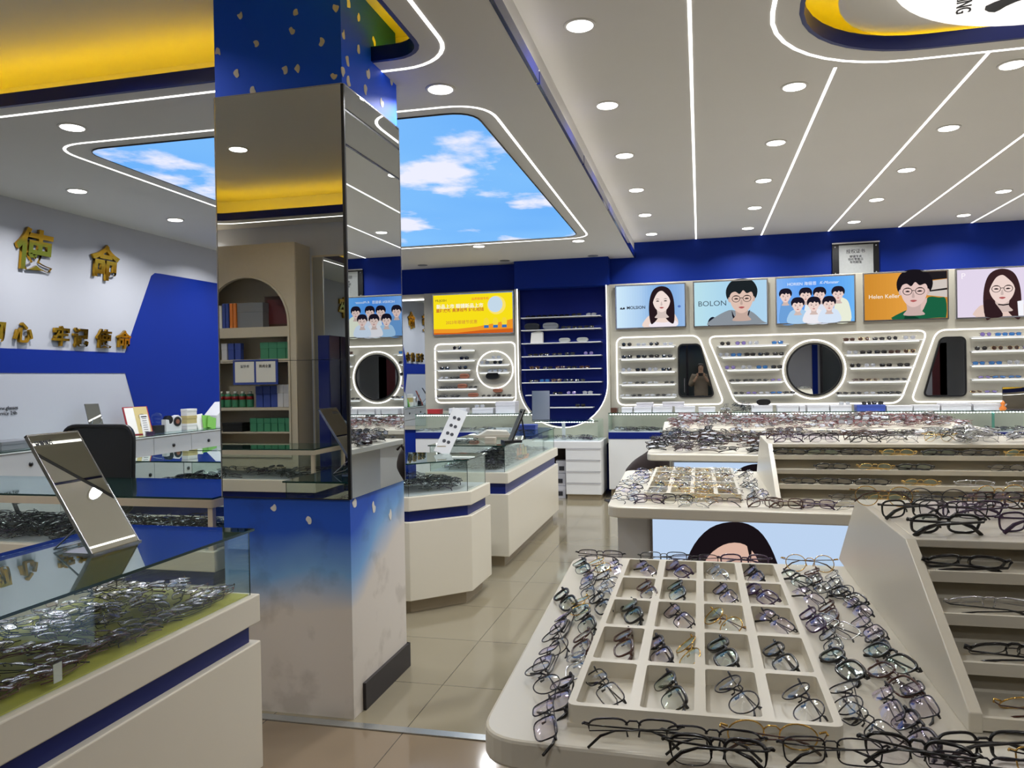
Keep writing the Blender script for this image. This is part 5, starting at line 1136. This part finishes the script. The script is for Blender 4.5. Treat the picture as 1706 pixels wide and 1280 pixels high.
b.box(-0.025, -0.001, 0.165, 0.025, 0, 0.175); loc(b.build('printed_lines', 'print_dark', t), R); MB().box(-0.02, -0.03, 0, 0.05, -0.005, 0.03).build('purple_clip', 'purple_acetate', t)
t = root('glass_trophy', 'clear round trophy on a black block', 'trophy', (-4.80, 6.05, ZC), math.radians(75)); MB().box(-0.05, -0.04, 0, 0.05, 0.04, 0.07).build('base', 'black_plastic', t, bevel=0.003); MB().prism(circ(0, 0.13, 0.055, 24), -0.012, 0.012, 'y').build('disc', 'glass', t)
t = root('tape_dispenser', 'white tape dispenser with a roll on the wall cabinets', 'tape dispenser', (-4.80, 6.25, ZC), math.radians(80))
MB().prism([(-0.09, 0), (0.09, 0), (0.095, 0.12), (0.06, 0.15), (0.02, 0.14), (-0.005, 0.09), (-0.02, 0.07), (-0.05, 0.075), (-0.055, 0.11), (-0.09, 0.115)], -0.03, 0.03, 'y').build('body', 'lacquer_cool', t, bevel=0.003)
MB().prism(circ(0.04, 0.09, 0.045, 20), -0.034, -0.030, 'y').prism(circ(-0.04, 0.11, 0.04, 16), -0.02, 0.02, 'y').build('tape_roll', 'black_plastic', t); MB().prism(circ(0.04, 0.09, 0.022, 16), -0.037, -0.035, 'y').build('roll_core', 'case_brown', t)
for k, (h, m, w) in enumerate(((0.06, 'paper', 'lowest cream box in the small stack'), (0.075, 'paper_ochre', 'middle tan box in the small stack'), (0.065, 'paper', 'top cream box in the small stack'))):
    carton(-4.79, 6.49, ZC+[0, 0.06, 0.135][k], 0.12, 0.08, h, m, w+' on the wall cabinets', 'stack of small boxes', rz=math.radians(80))
t = root('brochure_pack', 'green and white printed brochure pack on the wall cabinets', 'brochures', (-4.78, 6.68, ZC), math.radians(78))
for k, (x, m) in enumerate(((-0.06, 'box_green'), (-0.02, 'paper'), (0.03, 'paper_green'), (0.06, 'paper_green'))): loc(MB().box(-0.05, 0, 0, 0.05, 0.008, 0.16-0.015*k).build('brochure', m, t), Matrix.Translation((x, -0.02*k, 0)) @ Matrix.Rotation(-0.25, 4, 'X') @ Matrix.Rotation(0.2*(k-1.5), 4, 'Y'))
t = root('paper_rack', 'grey sloped paper rack on the wall cabinets by the pillar', 'paper rack', (-4.78, 6.97, ZC), math.radians(85)); MB().prism([(-0.16, 0), (0.16, 0), (0.16, 0.25), (0.02, 0.25), (-0.14, 0.12)], -0.08, 0.08, 'y').build('rack_body', 'lacquer_cool', t, bevel=0.004); MB().box(-0.05, -0.09, 0.02, 0.14, -0.081, 0.18).build('front_sheet', 'paper', t)
for y, w in ((4.15, 'cut by the photo edge'),):
    carton(-4.80, y+0.35, ZC, 0.3, 0.2, 0.06, 'grey_plastic', 'flat grey device on the wall cabinets, '+w, None, 'grey_device', rz=PI/2)
t = root('wall_sticker', 'small grey lettered sticker on the white wall by the photo edge', 'sticker', (XL, 4.72, 1.22)); text('lettering', 'www.glasses\nservice 24h', 0.04, 'print_dark', t, facing_right(0.004, 0, 0), 0.001)

# office chair
t = root('office_chair', 'black mesh-back office chair between the showcases', 'chair', (-3.69, 4.12, 0), math.radians(-3))
fr = [(p[0], -0.02+0.06*(1-abs(p[0])/0.3), p[1]) for p in quadround([(-0.25, 0.60), (0.25, 0.60), (0.28, 1.14), (-0.28, 1.14)], 0.10)]
MB().tube(fr, 0.014, 8, True).build('back_frame', 'black_plastic', t, True)
b = MB(); q = quadround([(-0.24, 0.61), (0.24, 0.61), (0.27, 1.13), (-0.27, 1.13)], 0.09); b.prism(q, 0.0, 0.006, 'y')
b.build('mesh_back', 'black_plastic', t); MB().box(-0.20, 0.008, 0.98, 0.20, 0.014, 1.10).build('headrest_band', 'black_plastic', t, bevel=0.004)
MB().prism(rrect(-0.25, -0.5, 0.25, -0.02, 0.08), 0.46, 0.53).build('seat', 'black_plastic', t, bevel=0.015)
for s in (-1, 1): MB().tube([(s*0.26, -0.03, 0.72), (s*0.29, -0.12, 0.72), (s*0.30, -0.35, 0.70), (s*0.26, -0.30, 0.5)], 0.016, 8).build('armrest', 'black_plastic', t, True)
MB().tube([(0, 0.0, 0.62), (0, -0.06, 0.45), (0, -0.25, 0.44)], 0.02).build('back_support', 'black_plastic', t, True); MB().lathe([(0.03, 0.12), (0.03, 0.46)], 12, (0, -0.25, 0)).build('gas_post', 'gunmetal', t, True)
for k in range(5):
    a = k*2*PI/5; lg = MB().tube([(0, -0.25, 0.12), (0.28*math.cos(a), -0.25+0.28*math.sin(a), 0.07)], [0.025, 0.015]).build('leg', 'black_plastic', t)
    MB().lathe([(0.0245, -0.012), (0.028, 0), (0.0245, 0.012)], 12, (0.28*math.cos(a), -0.25+0.28*math.sin(a), 0.029), 0, Matrix.Rotation(PI/2, 3, 'X')).build('caster', 'black_plastic', lg, True)

# ---------------------------------------------------------------- niche wall seen in the pillar mirror
t = root('arched_cabinet', 'cream cabinet with arched open shelves, seen in the pillar mirror', 'cabinet', (0, YF, 0))
ax0, ax1 = -4.31, -3.50; cx = (ax0+ax1)/2; r = (ax1-ax0)/2
arch = [(ax0, 0.76), (ax1, 0.76), (ax1, 1.92)] + [(cx+r*math.cos(PI*i/20), 1.92+r*math.sin(PI*i/20)) for i in range(1, 20)] + [(ax0, 1.92)]
CD = 0.28
fill('front_panel', [[(-4.7, 0), (-3.42, 0), (-3.42, 2.62), (-4.7, 2.62)], arch], 0.02, 'cream_wood', t, facing_front(0, CD-0.01, 0))
b = MB(); b.box(-4.7, 0.002, 0, -4.68, CD-0.02, 2.62).box(-3.44, 0.002, 0, -3.42, CD-0.02, 2.62).box(-4.68, 0.002, 2.60, -3.44, CD-0.02, 2.62); b.build('side_boards', 'cream_wood', t)
MB().box(-4.68, 0.002, 0, -3.44, 0.012, 2.60).build('back_board', 'cream_wood', t)
fill('arch_moulding', [inset(arch, -0.022), inset(arch, -0.004)], 0.012, 'cream_wood', t, facing_front(0, CD+0.006, 0))
SZ = [(1.80, 0.09), (1.575, 0.03), (1.15, 0.025), (0.945, 0.012), (0.76, 0.02)]
for z, h in SZ: MB().box(-4.6, 0.012, z, -3.46, CD-0.021, z+h).build('shelf', 'cream_wood', t)
ynic = YF+0.17
for k, (x, m, h) in enumerate(((-4.27, 'red_plastic', 0.2), (-4.245, 'wood_dark', 0.2), (-4.215, 'paper', 0.21), (-4.185, 'paper', 0.2), (-4.15, 'box_blue', 0.22), (-4.115, 'box_blue', 0.22), (-4.075, 'orange_toy', 0.22), (-4.04, 'orange_toy', 0.22))):
    t = root('book', ['red book at the end of the top niche shelf', 'dark book second from the niche side', 'cream book third from the niche side', 'white book fourth from the niche side', 'blue book fifth from the niche side', 'blue book sixth from the niche side', 'orange book seventh from the niche side', 'orange book beside the grey tin'][k], 'book', (x, ynic, 1.891), 0, 'books in the arched niche')
    MB().box(-0.0135, -0.08, 0, 0.0135, 0.08, h).build('cover', m, t); MB().box(-0.011, -0.078, h, 0.011, 0.078, h+0.001).build('pages', 'paper', t)
carton(-3.90, ynic, 1.891, 0.26, 0.12, 0.22, 'grey_plastic', 'grey tin on the top niche shelf beside the books', None, 'tin_box')
t = root('picture_frame', 'dark wooden frame leaning on the top niche shelf', 'picture frame', (-3.66, ynic-0.06, 1.891)); MB().box(-0.15, 0, 0, 0.15, 0.02, 0.28).build('frame', 'wood_dark', t); MB().box(-0.12, 0.0205, 0.03, 0.12, 0.023, 0.25).build('picture', 'maroon', t)
for x, m, w in ((-4.19, 'box_white', 'white'), (-4.12, 'box_blue', 'blue'), (-4.05, 'box_blue', 'second blue')): carton(x, ynic, 1.606, 0.055, 0.05, 0.15, m, '%s bottle box on the second niche shelf' % w, 'bottle boxes on the second niche shelf')
for k in range(4): carton(-3.78+k*0.085, ynic, 1.606, 0.08, 0.06, 0.15, 'box_green', '%s green lens box on the second niche shelf' % ORD[k], 'green boxes on the second niche shelf')
for k in range(5):
    t = root('solution_bottle', 'green bottle with red band, %s along the third niche shelf' % ORD[k], 'bottle', (-4.25+k*0.075, ynic, 1.176), 0, 'green bottles in the niche')
    MB().lathe([(0.03, 0), (0.032, 0.01), (0.032, 0.1), (0.028, 0.12)], 14).build('body', 'box_green', t, True); MB().lathe([(0.0325, 0.07), (0.0325, 0.10)], 14).build('band', 'red_plastic', t, True); MB().lathe([(0.016, 0.12), (0.016, 0.145)], 12).build('cap', 'paper', t, True)
for k in range(3): carton(-3.84+k*0.075, ynic, 1.176, 0.068, 0.06, 0.19, 'box_blue', '%s blue carton on the third niche shelf' % ORD[k], 'blue cartons in the niche')
for k in range(3): carton(-3.62+k*0.06, ynic+0.02, 1.176, 0.055, 0.06, 0.2, 'box_white', '%s white carton on the third niche shelf' % ORD[k], 'white cartons in the niche')
for k in range(6): carton(-3.9+k*0.07, ynic, 0.958, 0.062, 0.08, 0.12, 'box_green', '%s green carton on the lower glass niche shelf' % ORD[k], 'green cartons in the niche')
carton(-4.1, ynic, 0.958, 0.2, 0.12, 0.08, 'black_plastic', 'dark blue device on the lower niche shelf')
t = root('framed_licences', 'two white licence sheets in a blue frame on the niche front', 'framed document', (-3.815, YF+CD+0.005, 1.38)); MB().box(-0.22, 0, 0, 0.22, 0.012, 0.22).build('frame', 'box_blue', t)
for s in (-1, 1): MB().box(s*0.105-0.095, 0.0125, 0.02, s*0.105+0.095, 0.014, 0.205).build('licence_sheet', 'paper', t)
text('lettering', '营业执照', 0.03, 'print_dark', t, Matrix.Translation((0.1, 0.016, 0.16)) @ Matrix.Rotation(PI, 4, 'Z') @ Matrix.Rotation(PI/2, 4, 'X'), 0.0005); text('lettering', '许可证', 0.03, 'print_dark', t, Matrix.Translation((-0.1, 0.016, 0.16)) @ Matrix.Rotation(PI, 4, 'Z') @ Matrix.Rotation(PI/2, 4, 'X'), 0.0005)
t = root('wall_mirror', 'tall mirror beside the arched cabinet, seen in the pillar mirror', 'mirror', (-3.02, YF, 0)); MB().box(-0.37, 0.002, 0.3, 0.37, 0.012, 2.52).build('mirror_face', 'mirror_dim', t); MB().box(-0.385, 0.0, 0.28, 0.385, 0.001, 2.54).build('backing', 'cream_wood', t)
t = root('blue_cabinet', 'tall narrow dark blue cabinet beside the arched cabinet', 'cabinet', (-3.19, YF+0.12, 0)); MB().box(-0.055, -0.1, 0, 0.055, 0.1, 1.80).build('body', 'navy_gloss', t, bevel=0.004); MB().box(-0.05, 0.1, 0.05, 0.05, 0.106, 1.76).build('door', 'navy_gloss', t)
showcase('glass showcase before the arched cabinet, seen in the pillar mirror', [(-4.6, 0.15), (-2.75, 0.15), (-2.75, 0.7), (-4.6, 0.7)], frame=True)
heap('eyeglasses_heap', 'black eyeglasses in the showcase before the arched cabinet', 70, (-4.5, 0.2, -2.85, 0.64), 0.674, 0.04, BW, 41)
# blue stripe and entrance wall
struct(MB().box(3.0, YN, 0, 3.14, YN+0.03, 3.01).build('trim_4', 'blue_wall'))
def glazed_door(name, x0, x1, y):
    d = root(name, None, None, (x0, y, 0)); d['kind'] = 'structure'; W = x1-x0
    fill('frame', [[(0, 0), (W, 0), (W, 2.5), (0, 2.5)], [(0.06, 0.06), (0.06, 2.44), (W/2-0.03, 2.44), (W/2-0.03, 0.06)], [(W/2+0.03, 0.06), (W/2+0.03, 2.44), (W-0.06, 2.44), (W-0.06, 0.06)]], 0.05, 'gunmetal', d, facing_front(0, 0.025, 0))
    MB().box(0.06, 0.01, 0.06, W-0.06, 0.02, 2.44).build('dark_glass', 'dusk_glass', d); MB().tube([(W/2-0.08, 0.08, 0.9), (W/2-0.08, 0.08, 1.3)], 0.012).build('handle', 'silver_metal', d)
pbr('dusk_glass', (44, 52, 54), 0.08)
glazed_door('door_1', 3.2, 5.0, YN); glazed_door('door_2', -1.6, 0.9, YN)
t = root('backdrop', 'added red and grey banner on the side wall, seen in a tapered mirror', 'backdrop', (XR, 0.1, 0.4)); MB().box(-0.03, -1.0, 0, -0.01, 0.1, 1.6).build('red_panel', 'maroon', t); MB().box(-0.03, -0.4, 0, -0.012, 1.2, 1.9).build('grey_panel', 'grey_plastic', t)  # panels added for the mirror to reflect in place of the street outside

# photographer, visible only in the wall mirrors
def skinned(name, verts, edges, radii, mat, parent, rooti=0, sub=2):
    me = bpy.data.meshes.new(name); me.from_pydata(verts, edges, []); me.materials.append(M[mat])
    o = bpy.data.objects.new(name, me); COL.objects.link(o); o.parent = parent
    sk_ = o.modifiers.new('skin', 'SKIN'); sk_.use_smooth_shade = True
    for i, r in enumerate(radii):
        me.skin_vertices[0].data[i].radius = r if isinstance(r, tuple) else (r, r)
        me.skin_vertices[0].data[i].use_root = (i == rooti)
    ss = o.modifiers.new('sub', 'SUBSURF'); ss.levels = sub; ss.render_levels = sub
    return o
pbr('coat_beige', (150, 138, 122), 0.85, noise=0.1); pbr('denim', (40, 48, 70), 0.8)
ph = root('person', 'person in a beige coat holding up a phone, seen in the tapered wall mirror', 'person', (0.02, -0.36, 0))
V = [(0, 0, 0.92), (0, 0, 1.08), (0, 0.0, 1.28), (0, 0.01, 1.40), (0, 0.02, 1.47), (0, 0.035, 1.56), (0, 0.04, 1.63)]
E_ = [(0, 1), (1, 2), (2, 3), (3, 4), (4, 5), (5, 6)]; R_ = [(0.15, 0.11), (0.13, 0.10), (0.16, 0.11), (0.09, 0.07), (0.05, 0.055), (0.072, 0.09), (0.05, 0.06)]
for s_ in (-1, 1):
    n = len(V); V += [(s_*0.17, 0, 1.36), (s_*0.24, 0.06, 1.14), (s_*0.14, 0.24, 1.27), (s_*0.085, 0.29, 1.36)]; E_ += [(2, n), (n, n+1), (n+1, n+2), (n+2, n+3)]; R_ += [0.06, 0.045, 0.033, 0.026]
    n = len(V); V += [(s_*0.09, 0, 0.84), (s_*0.10, 0.01, 0.48), (s_*0.10, -0.02, 0.09), (s_*0.11, 0.12, 0.04)]; E_ += [(0, n), (n, n+1), (n+1, n+2), (n+2, n+3)]; R_ += [0.085, 0.058, 0.042, 0.035]
body = skinned('body', V, E_, R_, 'skin', ph)
V2 = [(0, 0, 0.80), (0, 0, 1.0), (0, 0.0, 1.28), (0, 0.01, 1.385)]; E2 = [(0, 1), (1, 2), (2, 3)]; R2 = [(0.19, 0.145), (0.165, 0.13), (0.185, 0.13), (0.10, 0.085)]
for s_ in (-1, 1):
    n = len(V2); V2 += [(s_*0.175, 0, 1.36), (s_*0.245, 0.06, 1.14), (s_*0.15, 0.22, 1.26)]; E2 += [(2, n), (n, n+1), (n+1, n+2)]; R2 += [0.08, 0.062, 0.048]
skinned('coat', V2, E2, R2, 'coat_beige', ph)
V3 = [(0, 0, 0.86)]; E3 = []; R3 = [(0.155, 0.12)]
for s_ in (-1, 1):
    n = len(V3); V3 += [(s_*0.09, 0, 0.78), (s_*0.10, 0.01, 0.48), (s_*0.10, -0.02, 0.12)]; E3 += [(0, n), (n, n+1), (n+1, n+2)]; R3 += [0.098, 0.07, 0.056]
skinned('trousers', V3, E3, R3, 'denim', ph)
skinned('hair', [(0, -0.02, 1.50), (0, 0.0, 1.60), (0, 0.02, 1.665)], [(0, 1), (1, 2)], [(0.078, 0.06), (0.09, 0.085), (0.07, 0.08)], 'hair', ph)
b = MB()
for s_ in (-1, 1): b.lathe([(0.001, -0.006), (0.008, -0.002), (0.008, 0.002), (0.001, 0.006)], 10, (s_*0.028, 0.122, 1.585), 0, Matrix.Rotation(PI/2, 3, 'X'))
b.build('eyes', 'black_plastic', ph); MB().tube([(0, 0.118, 1.59), (0, 0.14, 1.56), (0, 0.12, 1.552)], [0.006, 0.011, 0.006]).build('nose', 'skin', ph, True); MB().tube([(-0.022, 0.112, 1.528), (0, 0.122, 1.526), (0.022, 0.112, 1.528)], 0.004).build('mouth', 'maroon', ph)
for s_ in (-1, 1):
    for f in range(4):
        z = 1.372+f*0.017; b = MB().tube([(s_*0.088, 0.29, z-0.01), (s_*0.092, 0.322, z), (s_*0.07, 0.334, z+0.002), (s_*0.05+s_*f*0.003, 0.328, z+0.003)], [0.0095, 0.009, 0.008, 0.0065], 8); b.build('finger', 'skin', ph, True)
    MB().tube([(s_*0.085, 0.28, 1.375), (s_*0.07, 0.295, 1.40), (s_*0.055, 0.305, 1.405)], [0.012, 0.010, 0.008], 8).build('thumb', 'skin', ph, True)
t = root('phone', 'dark phone held up by the person behind the camera', 'phone', (0, -0.045, 1.40)); MB().box(-0.078, 0, -0.036, 0.078, 0.008, 0.036).build('phone_body', 'black_plastic', t, bevel=0.003)

S.cycles.use_adaptive_sampling = True
